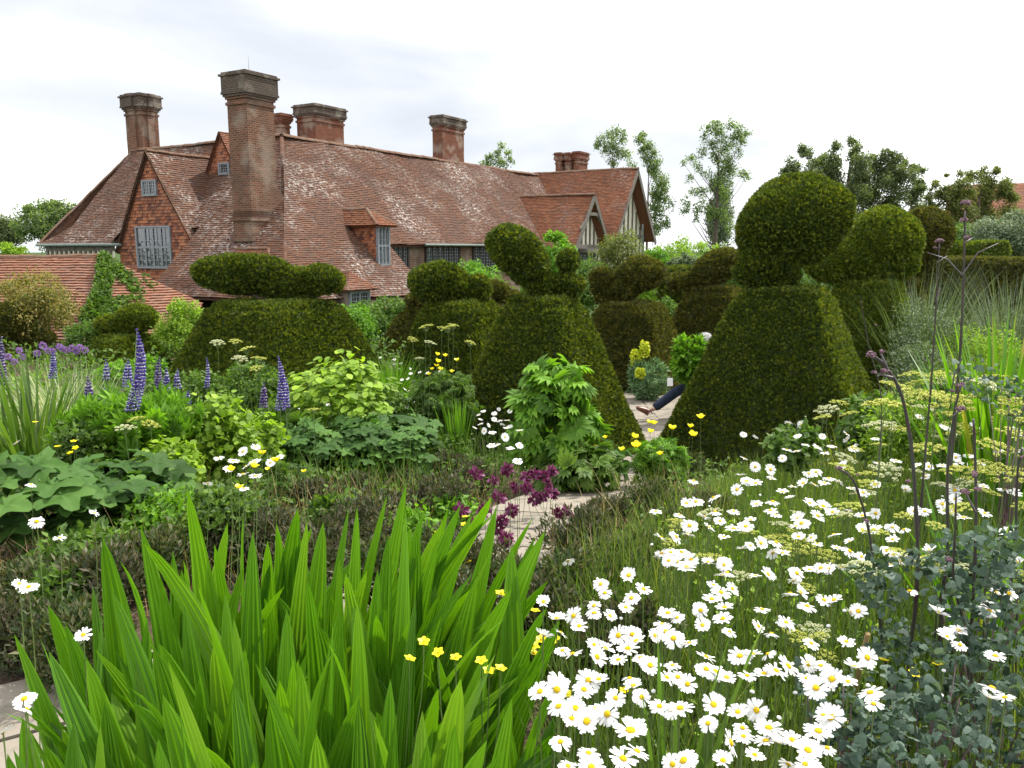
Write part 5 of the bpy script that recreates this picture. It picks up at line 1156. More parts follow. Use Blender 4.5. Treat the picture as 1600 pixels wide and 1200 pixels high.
B_ = crop(1000, 600, .25, [(720,330),(985,325),(1290,310),(1290,345),(1035,380),(975,420),(1110,395),(1200,390),(1330,390),(1155,432),(890,465),(1350,235),(1475,222),(720,518),(815,535),(630,570),(670,608),(820,590),(335,605),(1100,550),(1180,590),(1245,610),(950,640),(1020,620),(1090,630),(890,675),(1150,620),(940,712),(830,735),(1060,745),(1145,765),(730,750),(460,710),(290,745),(350,735),(100,798),(245,818),(470,800),(585,795),(850,820),(990,838),(1110,825),(1300,795),(1390,825),(500,855),(585,905),(690,850),(400,830),(430,895),(660,890),(310,885),(130,960),(225,955),(300,940),(525,955),(1010,870),(975,890),(1460,910),(1390,910),(1575,895),(1070,960),(1110,1000),(850,990),(755,995),(690,1010),(830,1055),(640,1030),(1310,985),(1230,1025),(1310,1045),(1385,1080),(1540,1040),(1580,1070),(135,1060),(190,1055),(260,1050),(180,1105),(320,1100),(425,1115),(525,1130),(290,1145),(545,1180),(800,1190),(1060,1160),(1130,1150),(1180,1155),(1250,1150),(230,1110)])
C_ = crop(1200, 420, .25, [(1150,1060),(1420,995),(1550,1140),(1130,825),(1220,960),(1320,860),(930,910),(1520,1080),(1440,1140),(1590,880),(1590,1020),(940,960),(1000,975),(820,970),(670,940),(1390,895),(1290,870)])
D_ = crop(1200, 700, .25, [(800,80),(810,130),(930,105),(1005,115),(1090,110),(1160,105),(1250,120),(985,180),(1200,190),(1110,225),(1490,185),(1345,240),(1240,280),(1170,320),(1090,350),(860,260),(670,230),(980,395),(1010,640),(740,645),(780,665),(850,680),(770,495),(850,510),(1560,15),(885,895),(350,950),(1430,20),(565,1020),(1190,1140),(1110,1160)])
E_ = crop(1200, 900, .25, [(490,410),(540,570),(620,510),(640,730),(660,800),(400,645),(300,700),(245,640),(500,660),(270,420),(110,290),(250,550),(330,560),(345,870),(390,880),(315,970),(370,1075),(1190,340),(1200,430),(1120,380),(1420,500),(1400,700),(1380,760),(1480,760),(280,1180)])
F_ = crop(0, 500, .2875, [(168,895),(512,1048),(325,1185),(250,720),(305,610),(380,620),(260,555),(90,665),(200,1095),(1130,888),(1240,810),(1270,765),(1320,715),(1390,690),(1385,768),(1335,795),(1320,838),(1390,848),(1190,750),(1470,775),(1520,745),(1070,600),(1325,915)]) + [(30,912),(45,917),(130,992),(38,1092),(42,1108),(5,1145)]
G_ = crop(420, 500, .2875, [(165,487),(255,403),(290,418),(322,460),(325,480),(435,420),(388,447),(425,470),(265,465),(245,480),(740,375),(760,385),(820,343),(950,400),(1085,395),(1115,390),(1215,388),(1155,432),(1175,458),(1205,465),(1265,465),(1250,485),(1165,495),(1225,508),(1150,540),(1225,540),(1255,548),(1295,545),(1140,515),(1195,572),(1150,565),(1270,568),(1290,585),(1310,577),(1215,612),(1120,585),(1170,603),(1285,637),(1210,682),(1240,678),(1312,697),(1362,682),(1362,598),(1352,768),(1350,455),(1380,500),(1310,495),(955,467),(800,440),(780,455),(820,450),(750,470),(700,460),(800,480),(870,420),(710,265),(770,285),(655,575)])
def dlabel(u, v):
    if u < 500 and v > 1050: return 'white oxeye daisy on the bare soil at the bottom left corner'
    if u < 120: return 'white oxeye daisy among dark shrubs and jagged leaves near the left edge'
    if u < 330: return 'white oxeye daisy beside the jagged leaves in the left bed'
    if u < 460: return 'white oxeye daisy mixed with yellow poppies in the left bed'
    if u < 560: return 'white oxeye daisy in front of the large bright green bush'
    if u < 700: return 'small white oxeye daisy between the bright bush and the centre topiary'
    if u < 830 and v < 740: return 'white oxeye daisy in the cluster left of the hand-shaped leaves'
    if v > 1080 and u < 1330: return 'large white oxeye daisy close to the bottom edge'
    if u > 1440: return 'white oxeye daisy among umbels and purple stems at the right'
    if v < 720: return 'white oxeye daisy high in the bed before the largest topiary'
    if u < 1000 and v < 920: return 'white oxeye daisy standing alone over dark shrubs'
    if u < 1100: return 'white oxeye daisy in the crowded patch right of the crocosmia'
    if v < 860: return 'white oxeye daisy in the upper part of the right bed'
    return 'white oxeye daisy in the grassy right bed'
DAISIES = [(u, v, 'R') for u, v in A_+B_+C_+D_+E_]+[(u, v, 'L') for u, v in F_+G_]
_rx = random.Random(21)
for k in range(60):
    u = _rx.uniform(1150, 1590); v = _rx.uniform(650, 960)
    if v > 640+(1600-u)*.05+0 and not (u < 1250 and v > 900): DAISIES.append((u, v, 'R'))
rrd = random.Random(5); SUNH = SUN_DIR
extra = []
_pd = [(at_h(u, v, .64 if s == 'R' else .6), u, v, s) for u, v, s in DAISIES]
_pd.sort(key=lambda q: q[0].y)
def daisy_tf(p, u, v):
    sz = rrd.uniform(.021, .032)*(1.0 if p.y < 2.8 else 1.08)
    if abs(u-985) < 6 and abs(v-1142) < 14: sz = .040
    tl = min(1.3, abs(rrd.gauss(.40, .34))); az = rrd.gauss(-math.pi/2, 1.0) if rrd.random() < .6 else rrd.uniform(0, 6.28)
    n = Vector((math.sin(tl)*math.cos(az), math.sin(tl)*math.sin(az), math.cos(tl))); q = n.to_track_quat('Z', 'Y'); return sz, q
for i, (p, u, v, s) in enumerate(_pd):
    sz, q = daisy_tf(p, u, v); g = gz(p.x, p.y); 
    if i >= 300: extra.append((p, sz, q)); continue
    t = empty('oxeye_daisy', Vector((p.x, p.y, g)), dlabel(u, v), 'daisy', 'white oxeye daisies'); pm, dm, gm = DM[i % len(DM)]; hz = p.z-g
    for nm, me in (('petals', pm), ('flower_disc', dm)):
        o = bpy.data.objects.new(nm, me); COL.objects.link(o); o.parent = t; o.location = (0, 0, hz); o.rotation_mode = 'QUATERNION'; o.rotation_quaternion = q; o.scale = (sz,)*3
    o = bpy.data.objects.new('stem', SM[i % 6]); COL.objects.link(o); o.parent = t; o.location = (0, 0, hz-.002); o.scale = (1, 1, hz+.01); o.rotation_euler.z = rrd.uniform(0, 6.28)
def merged_flowers(name, label, lst, petal_m, cat):
    V = []; nb = NB()
    for (p, sz, q) in lst:
        M = np.array(q.to_matrix()); n = 16; a = np.arange(n)/n*2*math.pi; D = np.stack([np.cos(a), np.sin(a), RNG.normal(0, .12, n)], 1)@M.T; Nn = np.tile(M[:, 2], (n, 1)); pos = np.array(p)+(np.stack([np.cos(a)*.22, np.sin(a)*.22, a*0], 1)@M.T)*sz
        nb.inst(T_petal, pos, D, Nn, np.tile([.28*sz, .78*sz, .5*sz], (n, 1)), mi=0); nb.inst(T_ico, [tuple(np.array(p)+M[:, 2]*.05*sz)], [tuple(M[:, 0])], [tuple(M[:, 2])], [[.5*sz, .5*sz, .25*sz]], mi=1)
        g = gz(p.x, p.y); nb.inst(T_straight, [(p.x, p.y, g)], [(0, 0, 1)], [(0, 1, 0)], [[.004, p.z-g, .0]], mi=2)
    o = nb.build(name, [M_petal, M_disc, M_stem]); props(o, label, cat, kind='stuff'); return o
# tiny far daisies: behind, beyond the 300 that show largest
for k in range(40):
    u = rrd.uniform(1380, 1600); v = rrd.uniform(560, 680); p = at_h(u, v, .75); extra.append((p, rrd.uniform(.026, .034), Vector((rrd.gauss(0, .3), -.5, 1)).to_track_quat('Z', 'Y')))
for k in range(26):
    u = rrd.uniform(590, 700); v = rrd.uniform(545, 640); p = at_h(u, v, .65); extra.append((p, rrd.uniform(.026, .032), Vector((rrd.gauss(0, .3), -.5, 1)).to_track_quat('Z', 'Y')))
merged_flowers('distant_daisies', 'distant small white daisies scattered behind the nearer ones', extra, M_petal, 'daisies')
bud = NB(); bud.raw(T_ico2[0]*np.array([1, 1, .8])+np.array([0, 0, .1]), T_ico2[1], .5, 0); bud.raw(T_ico[0]*np.array([1.02, 1.02, .6])-np.array([0, 0, .18]), T_ico[1], .5, 1); BM = bud.mesh('bud', [M_petal, M_stem])
for k in range(46):
    u = rrd.uniform(840, 1500); v = rrd.uniform(760, 1190)
    if u < 1000 and v < 930: continue
    p = at_h(u, v, .58); g = gz(p.x, p.y); t = empty('daisy_bud', Vector((p.x, p.y, g)), 'closed white daisy bud on a thin stem among the open daisies', 'flower bud', 'daisy buds'); hz = p.z-g
    o = bpy.data.objects.new('bud', BM); COL.objects.link(o); o.parent = t; o.location = (0, 0, hz); o.scale = (rrd.uniform(.009, .013),)*3; o.rotation_euler = (rrd.uniform(-.5, .5), rrd.uniform(-.5, .5), 0)
    o = bpy.data.objects.new('stem', SM[k % 6]); COL.objects.link(o); o.parent = t; o.location = (0, 0, hz-.002); o.scale = (1, 1, hz+.01); o.rotation_euler.z = rrd.uniform(0, 6.28)

# ---------------------------------------------------------------- yellow flowers
M_yel = leafmat('yellow_petal', [(.72, .58, .0), (.80, .68, .0), (.85, .76, .02)], .30, .4, .4, tcol=(1.1, 1.15, .5), patch=0)
def cup_mesh(n, name, open_, w=.9):
    nb = NB(); a = np.arange(n)/n*2*math.pi; D = np.stack([np.cos(a)*open_, np.sin(a)*open_, np.ones(n)*(1.15-open_)], 1); Nn = np.stack([-np.cos(a), -np.sin(a), np.ones(n)*open_*1.2], 1)
    nb.inst(T_oval, np.zeros((n, 3)), D, Nn, np.tile([w, 1, 1], (n, 1))); return nb.mesh(name, M_yel)
PM = [cup_mesh(4, 'petals', .55, .95), cup_mesh(4, 'petals', .75, .95), cup_mesh(5, 'petals', .85, .8)]
nb = NB(); nb.raw(T_ico[0]*.35+np.array([0, 0, .15]), T_ico[1], .5); CM = nb.mesh('flower_centre', M_disc)
def small_flower(name, label, cat, u, v, d, sz, meshes, centre=None, group=None, tilt=.4, h=None, sm=None):
    p = P(u, v, d) if d else at_h(u, v, h); g = gz(p.x, p.y); t = empty(name, Vector((p.x, p.y, g)), label, cat, group); hz = max(.05, p.z-g)
    az = random.uniform(0, 6.28); tl = random.uniform(0, tilt); q = Vector((math.sin(tl)*math.cos(az), math.sin(tl)*math.sin(az)-.15, math.cos(tl))).to_track_quat('Z', 'Y')
    for nm, me in (('petals', meshes),)+((('flower_centre', centre),) if centre else ()):
        o = bpy.data.objects.new(nm, me); COL.objects.link(o); o.parent = t; o.location = (0, 0, hz); o.rotation_mode = 'QUATERNION'; o.rotation_quaternion = q; o.scale = (sz,)*3
    o = bpy.data.objects.new('stem', (sm or SM)[random.randrange(6)]); COL.objects.link(o); o.parent = t; o.location = (0, 0, hz); o.scale = (1, 1, hz+.01); o.rotation_euler.z = random.uniform(0, 6.28); return t
POP = [(409, 710, 5.6, 'upper yellow poppy in the left bed', .042), (431, 722, 5.6, 'yellow poppy right of the others in the left bed', .05), (396, 731, 5.5, 'widest open yellow poppy in the left bed', .046), (361, 735, 5.5, 'leftmost yellow poppy beside the daisies', .038), (419, 734, 5.5, 'yellow poppy bud under the upper poppy', .025), (373, 764, 5.3, 'lowest yellow poppy in the left bed', .042), (475, 738, 5.8, 'small lone yellow poppy over the dark shrubs', .028),
       (1095, 654, 7.0, 'top yellow poppy by the path against the topiary', .045), (1050, 671, 6.8, 'yellow poppy at the foot of the largest topiary', .045), (1015, 662, 6.9, 'pair-leading yellow poppy over the path', .04), (1022, 663, 6.9, 'second yellow poppy over the path', .036), (1016, 676, 6.7, 'half closed yellow poppy over the path', .036), (991, 684, 6.7, 'yellow poppy left of the path poppies', .04), (994, 698, 6.6, 'large yellow poppy below the left one by the path', .05), (1082, 681, 6.6, 'yellow poppy low against the topiary', .045), (972, 704, 6.6, 'orange-yellow poppy beside the plain leaves', .035), (1032, 711, 6.4, 'orange-yellow poppy in the ferny foliage', .036), (946, 685, 6.9, 'small poppy on the topiary skirt', .03), (931, 699, 6.9, 'smallest orange-yellow poppy left of the path', .025), (1079, 668, 6.7, 'yellow poppy between the two topiary-side poppies', .036),
       (683, 555, 8.6, 'topmost yellow poppy left of the centre topiary', .034), (696, 557, 8.6, 'yellow poppy next to the topmost', .034), (714, 564, 8.6, 'right-hand yellow poppy against the topiary', .036), (684, 566, 8.5, 'yellow poppy in the middle of the trio', .038), (682, 573, 8.5, 'yellow poppy under the trio', .036), (675, 578, 8.5, 'yellow poppy left under the trio', .032), (688, 578, 8.5, 'yellow poppy right under the trio', .034), (706, 582, 8.5, 'yellow poppy lower right of the trio', .034), (670, 586, 8.5, 'lowest left yellow poppy', .032)]
for u, v, d, lb, s_ in POP:
    if u < 480: d0_ = d; d = min(d, at_h(u, v, .62).y-.15); s_ *= d/d0_*.9
    small_flower('yellow_poppy', lb, 'poppy', u, v, d, s_*1.15, PM[0], CM, 'yellow poppies')
BUT = [(640, 1030, 1.9, 'open yellow buttercup lowest left of those before the sword leaves'), (662, 1003, 1.95, 'yellow buttercup highest of the near group before the sword leaves'), (685, 1020, 1.95, 'yellow buttercup right of the highest one'), (712, 1028, 2.0, 'small buttercup half behind a sword leaf'), (752, 1033, 1.9, 'small round buttercup bud'), (764, 1048, 1.9, 'yellow buttercup near the leaning leaves'), (782, 1045, 1.9, 'yellow buttercup right of the last one'), (783, 928, 2.4, 'lone buttercup above the sword leaves'), (730, 877, 3.6, 'yellow buttercup among the columbines'), (727, 808, 4.4, 'yellow buttercup at the columbine tops'), (725, 820, 4.4, 'buttercup just under the one at the columbine tops'), (681, 834, 4.2, 'buttercup above the sword tips'), (680, 846, 4.2, 'lower buttercup above the sword tips'), (820, 945, 2.7, 'buttercup beside the first daisy'), (835, 955, 2.7, 'second buttercup beside the first daisy'), (845, 1000, 2.4, 'buttercup in the daisies by the sword leaves'), (865, 998, 2.4, 'buttercup right in the daisy patch'), (833, 1010, 2.3, 'low buttercup left in the daisy patch'), (835, 1022, 2.3, 'lower small buttercup left in the daisy patch'), (885, 1084, 2.0, 'buttercup under the leftmost near daisy'), (975, 1080, 2.0, 'orange-yellow buttercup among near daisies'),
       (1380, 1032, 2.1, 'buttercup behind the purple stem'), (1467, 1038, 2.0, 'buttercup right of the thick purple stem'), (1475, 1125, 1.8, 'buttercup low at bottom right'), (1428, 1052, 2.0, 'tiny yellow buttercup between two stems'), (115, 690, 5.0, 'buttercup in the left bed over jagged leaves'), (118, 700, 5.0, 'buttercup under the first in the left bed'), (110, 708, 5.0, 'third buttercup in the left bed'), (90, 698, 5.0, 'buttercup left in the left bed'), (95, 755, 4.8, 'lower buttercup in the left bed'), (102, 762, 4.8, 'lowest buttercup in the left bed'), (55, 660, 5.4, 'buttercup by the strap leaves')]
for u, v, d, lb in BUT: small_flower('buttercup', lb, 'buttercup', u, v, d, .017 if d < 2.2 else .022, PM[2], CM, 'yellow buttercups')
# ---------------------------------------------------------------- lupins
M_lup = leafmat('lupin_florets', [(.035, .02, .13), (.07, .045, .26), (.11, .08, .36), (.30, .28, .50), (.66, .66, .72)], .15, .6, .2, patch=.0)
M_lupd = leafmat('dark_lupin_florets', [(.03, .012, .07), (.06, .03, .17), (.09, .05, .22), (.22, .18, .30), (.55, .52, .55)], .15, .6, .2, patch=.0)
def lupin(u, vt, vb, wpx, d, label, mat=None, lean=0):
    top = P(u, vt, d); bot = P(u+lean, vb, d); g = gz(bot.x, d); t = empty('lupin', Vector((bot.x, d, g)), label, 'lupin', 'blue and white lupins'); H = top.z-bot.z; R = px(wpx, d)/2
    bend = Vector((random.uniform(-1, 1), random.uniform(-1, 1), 0)); fade = random.uniform(.12, .3); nb = NB(); nw = max(7, int(H/.021)); V = []
    for i in range(nw):
        f = i/(nw-1); c = bot.lerp(top, f)+bend*(math.sin(f*math.pi)*H*.06); r = R*(1-f)**.45*(.75+.25*math.sin(min(1, (1-f)*4)*1.57)); r = max(r, R*.18); k = max(5, int(2*math.pi*r/.0105)); a = np.arange(k)/k*6.283+i*.7+RNG.normal(0, .1, k)
        s_ = .0165*(.5+.5*min(1, (1-f)*3))*(.7 if f < fade else 1); rad_ = np.stack([np.cos(a), np.sin(a), np.zeros(k)], 1)
        pos = np.array(c)+rad_*(r-s_*.6); D = rad_+np.array([0, 0, .1])
        pos = pos+RNG.normal(0, .0022, (k, 3)); white = (RNG.random(k) < (.75 if f < .8 else .1))
        nb.inst(T_ico, pos+np.array([0, 0, s_*.05]), D, np.tile([0, 0, 1.], (k, 1)), np.tile([s_*.95, s_*1.25, s_*.85], (k, 1)), rnd=RNG.uniform(.05, .45, k))
        nb.inst(T_ico, pos+np.array([0, 0, s_*.62]), D, np.tile([0, 0, 1.], (k, 1)), np.tile([s_*.85, s_*1.1, s_*.5], (k, 1)), rnd=np.where(white, RNG.uniform(.72, 1, k), RNG.uniform(.2, .5, k)))
    nb.build('flower_spike', mat or M_lup, t); m = MB(); m.tube([(bot.x, d, g), tuple(bot), tuple(top)], [.006, .005, .002], 5); m.build('stem', M_stem, t)
LU = [(214, 516, 640, 23, 5.3, 'tallest lupin spike, blue and white, in the middle of the left bed', -8), (165, 563, 592, 12, 7.2, 'small blue lupin spike left of the tallest', 0), (200, 563, 604, 18, 6.8, 'full blue and white lupin just left of the tallest', 0), (249, 560, 610, 15, 7.0, 'mauve lupin spike right of the tallest', 0), (260, 575, 612, 13, 7.1, 'blue lupin beside the mauve one', 0), (82, 548, 590, 13, 8.0, 'pale lupin above the variegated grass', 0), (3, 528, 600, 18, 6.4, 'purple lupin cut by the left edge', 0),
      (137, 590, 655, 21, 6.0, 'broad dark lupin left of the lupin leaves', 0), (165, 605, 628, 18, 6.0, 'short wide lupin under the small blue spike', 0), (294, 612, 640, 13, 6.4, 'short lupin right of the tallest one', 0), (265, 630, 656, 14, 6.0, 'lowest lupin amongst round seed discs', 0), (323, 560, 605, 9, 7.6, 'thin open lupin spike before the long flat topiary', 0), (435, 558, 640, 17, 6.6, 'tall pointed lupin in front of the bright bush', 3), (447, 592, 636, 13, 6.7, 'lupin behind the tall pointed one', 0), (412, 600, 636, 14, 6.7, 'faded lupin left of the tall pointed one', 0), (190, 630, 648, 13, 5.6, 'stubby lupin over the fingered leaves', 0), (278, 578, 606, 12, 7.2, 'blurred violet lupin behind the others', 0)]
for i, (u, vt, vb, w, d, lb, ln) in enumerate(LU): lupin(u, vt, vb, w, d, lb, M_lup if i not in (3, 6, 7, 14) else M_lupd, ln)
# alliums and yellow heads behind the variegated grass
M_all = leafmat('allium_purple', [(.20, .10, .36), (.30, .16, .48), (.42, .26, .58)], .2, .6, .2, patch=0)
AL = [(67, 540), (93, 542), (98, 545), (113, 544), (125, 543), (133, 547), (82, 549), (36, 557), (12, 557), (104, 547), (75, 548), (120, 549), (58, 552), (30, 548), (22, 565)]
for i, (u, v) in enumerate(AL):
    p = P(u, v, 11.5); g = gz(p.x, 11.5); t = empty('allium', Vector((p.x, 11.5, g)), ['purple ball-headed allium at the left behind the variegated grass', 'largest and leftmost-standing purple allium ball above the grass'][u == 67], 'allium', 'purple alliums')
    nb = NB(); q = rndvec(150); r = .042 if u != 67 else .05; leaves_on(nb, np.array(p)+q*r*.7, q, .022, T_dia, .6, 0, .2); nb.build('flower_head', M_all, t); m = MB(); m.tube([(p.x, 11.5, g), tuple(p)], [.006, .004], 4); m.build('stem', M_stem, t)
# ---------------------------------------------------------------- umbels
M_umb = leafmat('umbel_yellow_green', [(.30, .34, .04), (.45, .48, .08), (.58, .58, .13), (.68, .68, .3)], .3, .6, .2, patch=0)
M_umbw = leafmat('umbel_cream', [(.40, .42, .20), (.55, .56, .34), (.70, .70, .52)], .3, .6, .2, patch=0)
UMB = {}
def umbel_mesh(kind):
    nb = NB(); m = MB(); n = 14; rr = random.Random(kind)
    for i in range(n):
        a = i*2.4; r = math.sqrt((i+.5)/n); c = Vector((math.cos(a)*r, math.sin(a)*r, .15-.25*r*r+rr.uniform(-.05, .05))); m.tube([(0, 0, -.75), (c.x*.55, c.y*.55, c.z-.35), tuple(c)], [.018, .014, .012], 3, cap=False)
        k = 40; q = rndvec(k); q[:, 2] = abs(q[:, 2])*.5; pos = np.array(c)+q*.19; nb.inst(T_ico, pos, q, np.tile([0, 0, 1.], (k, 1)), np.full(k, .065)*RNG.uniform(.7, 1.4, k), rnd=RNG.random(k))
    fm = nb.mesh('florets', M_umbw if kind % 4 == 0 else M_umb)
    me = bpy.data.meshes.new('rays'); me.from_pydata(m.v, [], m.f); a = me.attributes.new('rnd', 'FLOAT', 'FACE'); a.data.foreach_set('value', m.r); me.materials.append(M_stem); return fm, me
UM = [umbel_mesh(i) for i in range(4)]
UP = [(1293, 640, 5.2, .10), (1312, 629, 5.3, .08), (1286, 652, 5.0, .08), (1328, 646, 5.2, .08), (1376, 665, 4.6, .13), (1395, 670, 4.6, .10), (1425, 585, 6.0, .12), (1465, 588, 5.8, .16), (1480, 595, 5.6, .10), (1440, 598, 5.5, .12), (1525, 608, 5.2, .14), (1430, 618, 5.2, .13), (1450, 640, 5.0, .12), (1480, 648, 4.8, .12), (1535, 660, 4.6, .12), (1560, 606, 5.4, .13), (1590, 600, 5.4, .12), (1585, 640, 4.6, .14), (1500, 670, 4.4, .12), (1415, 610, 5.6, .12), (1385, 735, 3.6, .10), (1450, 700, 4.0, .11), (1560, 700, 3.8, .12), (1590, 680, 4.0, .12),
      (1222, 820, 3.2, .07), (1250, 850, 3.1, .10), (1240, 862, 3.0, .08), (1062, 822, 3.6, .07), (1108, 800, 3.6, .08), (1115, 870, 3.2, .06), (1210, 840, 3.2, .07), (1320, 805, 3.2, .07), (1350, 770, 3.4, .07), (1570, 740, 3.3, .12), (1500, 735, 3.4, .11), (1100, 870, 3.1, .06), (1475, 880, 2.7, .10), (1290, 1025, 2.2, .05), (1345, 1140, 1.8, .06), (1360, 910, 2.6, .06), (340, 535, 8.0, .10), (368, 533, 8.0, .09), (385, 545, 7.8, .10), (405, 560, 7.6, .10), (375, 560, 7.6, .10), (400, 575, 7.4, .09), (213, 655, 5.2, .08), (235, 662, 5.2, .08), (195, 668, 5.0, .08),
      (665, 510, 8.2, .10), (700, 512, 8.2, .10), (708, 508, 8.3, .08), (672, 535, 8.0, .08), (645, 530, 8.2, .08), (735, 535, 8.2, .08), (690, 512, 8.3, .07), (655, 560, 8.0, .07), (150, 830, 4.2, .07), (268, 818, 4.4, .10), (490, 640, 6.2, .07)]
_r = random.Random(9)
for k in range(46):
    u = _r.uniform(1290, 1600); v = _r.uniform(640, 900); UP.append((u, v, at_h(u, v, .66).y, _r.uniform(.05, .085)))
for k in range(26):
    u = _r.uniform(1380, 1600); v = _r.uniform(470, 640); UP.append((u, v, at_h(u, v, 1.0).y, _r.uniform(.09, .15)))
for k in range(14):
    u = _r.uniform(1030, 1300); v = _r.uniform(790, 1000); UP.append((u, v, at_h(u, v, .6).y, _r.uniform(.035, .06)))
for i, (u, v, d, r) in enumerate(UP):
    p = P(u, v, d); g = gz(p.x, d); side = 'right bed' if u > 900 else ('left bed' if u < 600 else 'gap left of the centre topiary')
    where = ('standing high against the largest topiary' if 1270 < u < 1400 and v < 700 else 'among the purple stems' if u > 1400 else 'between daisies' if u > 900 else 'rising over the round seed discs' if v < 600 and u < 600 else 'low between leaves' if u < 600 else 'on tall thin stalks')
    t = empty('umbel_flower', Vector((p.x, d, g)), 'yellow-green umbel %s in the %s' % (where, side), 'umbel', 'yellow-green umbels'); fm, rm = UM[(i*7) % 4]
    for nm, me in (('florets', fm), ('rays', rm)):
        o = bpy.data.objects.new(nm, me); COL.objects.link(o); o.parent = t; o.location = (0, 0, p.z-g); o.scale = (r*.72,)*3; o.rotation_euler = (random.uniform(-.3, .3), random.uniform(-.3, .3), random.uniform(0, 6))
    o = bpy.data.objects.new('stem', SM[i % 6]); COL.objects.link(o); o.parent = t; o.location = (0, 0, p.z-g-r*.4); o.scale = (1.3, 1.3, max(.05, p.z-g-r*.4))
# ---------------------------------------------------------------- columbines
M_col = leafmat('columbine_purple', [(.06, .010, .03), (.12, .018, .06), (.17, .035, .10), (.24, .08, .17)], .35, .5, .3, patch=0, tcol=(1.3, .9, 1.2))
def columbine_mesh(k):
    nb = NB(); n = 34; q = rndvec(n); q[:, 2] -= .25; q = nrm(q); nb.inst(T_oval, q*.12, q+np.array([0, 0, -.1]), rndvec(n), np.stack([np.full(n, .42), np.full(n, .7), np.full(n, .9)], 1)*RNG.uniform(.7, 1.2, (n, 1)))
    for j in range(5): a = j*1.257; nb.inst(T_leaf, [(math.cos(a)*.15, math.sin(a)*.15, .1)], [(math.cos(a)*.4, math.sin(a)*.4, 1)], [(math.cos(a), math.sin(a), 0)], [[.16, .75, .4]], rnd=.2)
    return nb.mesh('petals', M_col)
CMs = [columbine_mesh(i) for i in range(4)]
CO = [(745, 740, 5.6), (772, 750, 5.4), (792, 733, 5.6), (805, 762, 5.3), (822, 745, 5.5), (835, 740, 5.5), (850, 742, 5.5), (857, 755, 5.4), (824, 762, 5.3), (848, 775, 5.2), (862, 770, 5.2), (835, 780, 5.2), (780, 777, 5.2), (755, 800, 4.9), (785, 812, 4.8), (778, 825, 4.8), (740, 820, 4.7), (758, 795, 4.9), (800, 797, 5.0), (873, 802, 4.8), (886, 800, 4.8), (870, 832, 4.5), (888, 828, 4.5), (880, 838, 4.4), (722, 797, 5.0), (862, 735, 5.6), (790, 842, 4.6)]
for i, (u, v, d) in enumerate(CO):
    w = 'over the path edge' if u > 860 else 'at the left of its patch' if u < 765 else 'in the middle of its patch'
    t = small_flower('columbine', 'ruffled dark purple columbine flower '+w+(' near the sword tips' if v > 790 else ' below the hand-shaped leaves'), 'columbine', u, v, d, random.uniform(.05, .07), CMs[i % 4], None, 'purple columbines', tilt=.9)
# ---------------------------------------------------------------- purple-stemmed angelica
M_bud = leafmat('purple_buds', [(.06, .03, .05), (.14, .07, .10), (.22, .13, .16), (.30, .2, .2)], .1, .6, .3, patch=.1)
M_ang = plain('angelica_stem', [(.028, .016, .022), (.055, .034, .040), (.045, .048, .038), (.07, .07, .07)], 5, .42, .5)
def angelica(pts, d, label, r=.011, heads=(), leaves=(), twigs=()):
    q = [P(u, v, d+(k*.03)) for k, (u, v) in enumerate(pts)]; base = q[-1]; g = gz(base.x, base.y)
    t = empty('purple_stemmed_angelica', Vector((base.x, base.y, g)), label, 'plant', 'purple-stemmed plants'); m = MB(); full = q+([Vector((base.x, base.y, g-.02))] if base.z > g+.03 else [])
    full = full[::-1]; L_ = len(full); fin = []
    for i in range(L_-1):
        for k in range(5): fin.append(full[i].lerp(full[i+1], k/5))
    fin.append(full[-1]); rr = []
    for i in range(len(fin)): f = i/(len(fin)-1); rr.append(r*.60*(1-.55*f)*(1.35 if i % 7 == 3 else 1.0))
    # smooth
    for it in range(3): fin = [fin[0]]+[(fin[i-1]+fin[i]*2+fin[i+1])/4 for i in range(1, len(fin)-1)]+[fin[-1]]
    m.tube(fin, rr, 8)
    m.build('stem', M_ang, t)
    for tw in twigs:
        mt = MB(); w = [P(a, b, d) for a, b in tw]; mt.tube(w, [r*.3, r*.22, r*.12][:len(w)] if len(w) <= 3 else [r*.3]*len(w), 5); mt.build('side_branch', M_ang, t)
    for (u, v, rp) in heads:
        c = P(u, v, d); R = px(rp, d); nb = NB()
        for j in range(9):
            qq = Vector(tuple(rndvec(1)[0])); qq.z = abs(qq.z)*.7; cc = c+qq*R*.62; k = 24; z = rndvec(k); nb.inst(T_ico, np.array(cc)+z*R*.24, z, rndvec(k), np.full(k, R*.19), rnd=RNG.random(k))
        nb.build('bud_cluster', M_bud, t)
    for (u, v, rp, n) in leaves:
        n = int(n*1.7)
        c = P(u, v, d); R = px(rp*1.9, d); nb = NB(); z = rndvec(n); z[:, 2] *= .8; p = np.array(c)+z*R*RNG.uniform(.3, 1, (n, 1)); leaves_on(nb, p, z+np.array([0, -.2, .4]), .021, T_lobe3, 1.0, .2, .6); nb.build('leaves', M_blue, t)
angelica([(1360, 553), (1378, 565), (1398, 592), (1412, 625), (1425, 700), (1431, 790), (1435, 880), (1430, 960), (1420, 1020), (1419, 1110), (1417, 1200)], 2.15, 'thickest purple stem, bent over at the top with two bud clusters', .0125, heads=[(1359, 556, 11), (1378, 551, 7), (1383, 582, 10), (1365, 583, 6), (1418, 752, 6)], twigs=[[(1395, 590), (1370, 584)], [(1385, 572), (1376, 552)]], leaves=[(1442, 880, 16, 26), (1395, 1010, 26, 40), (1410, 1110, 30, 40)])
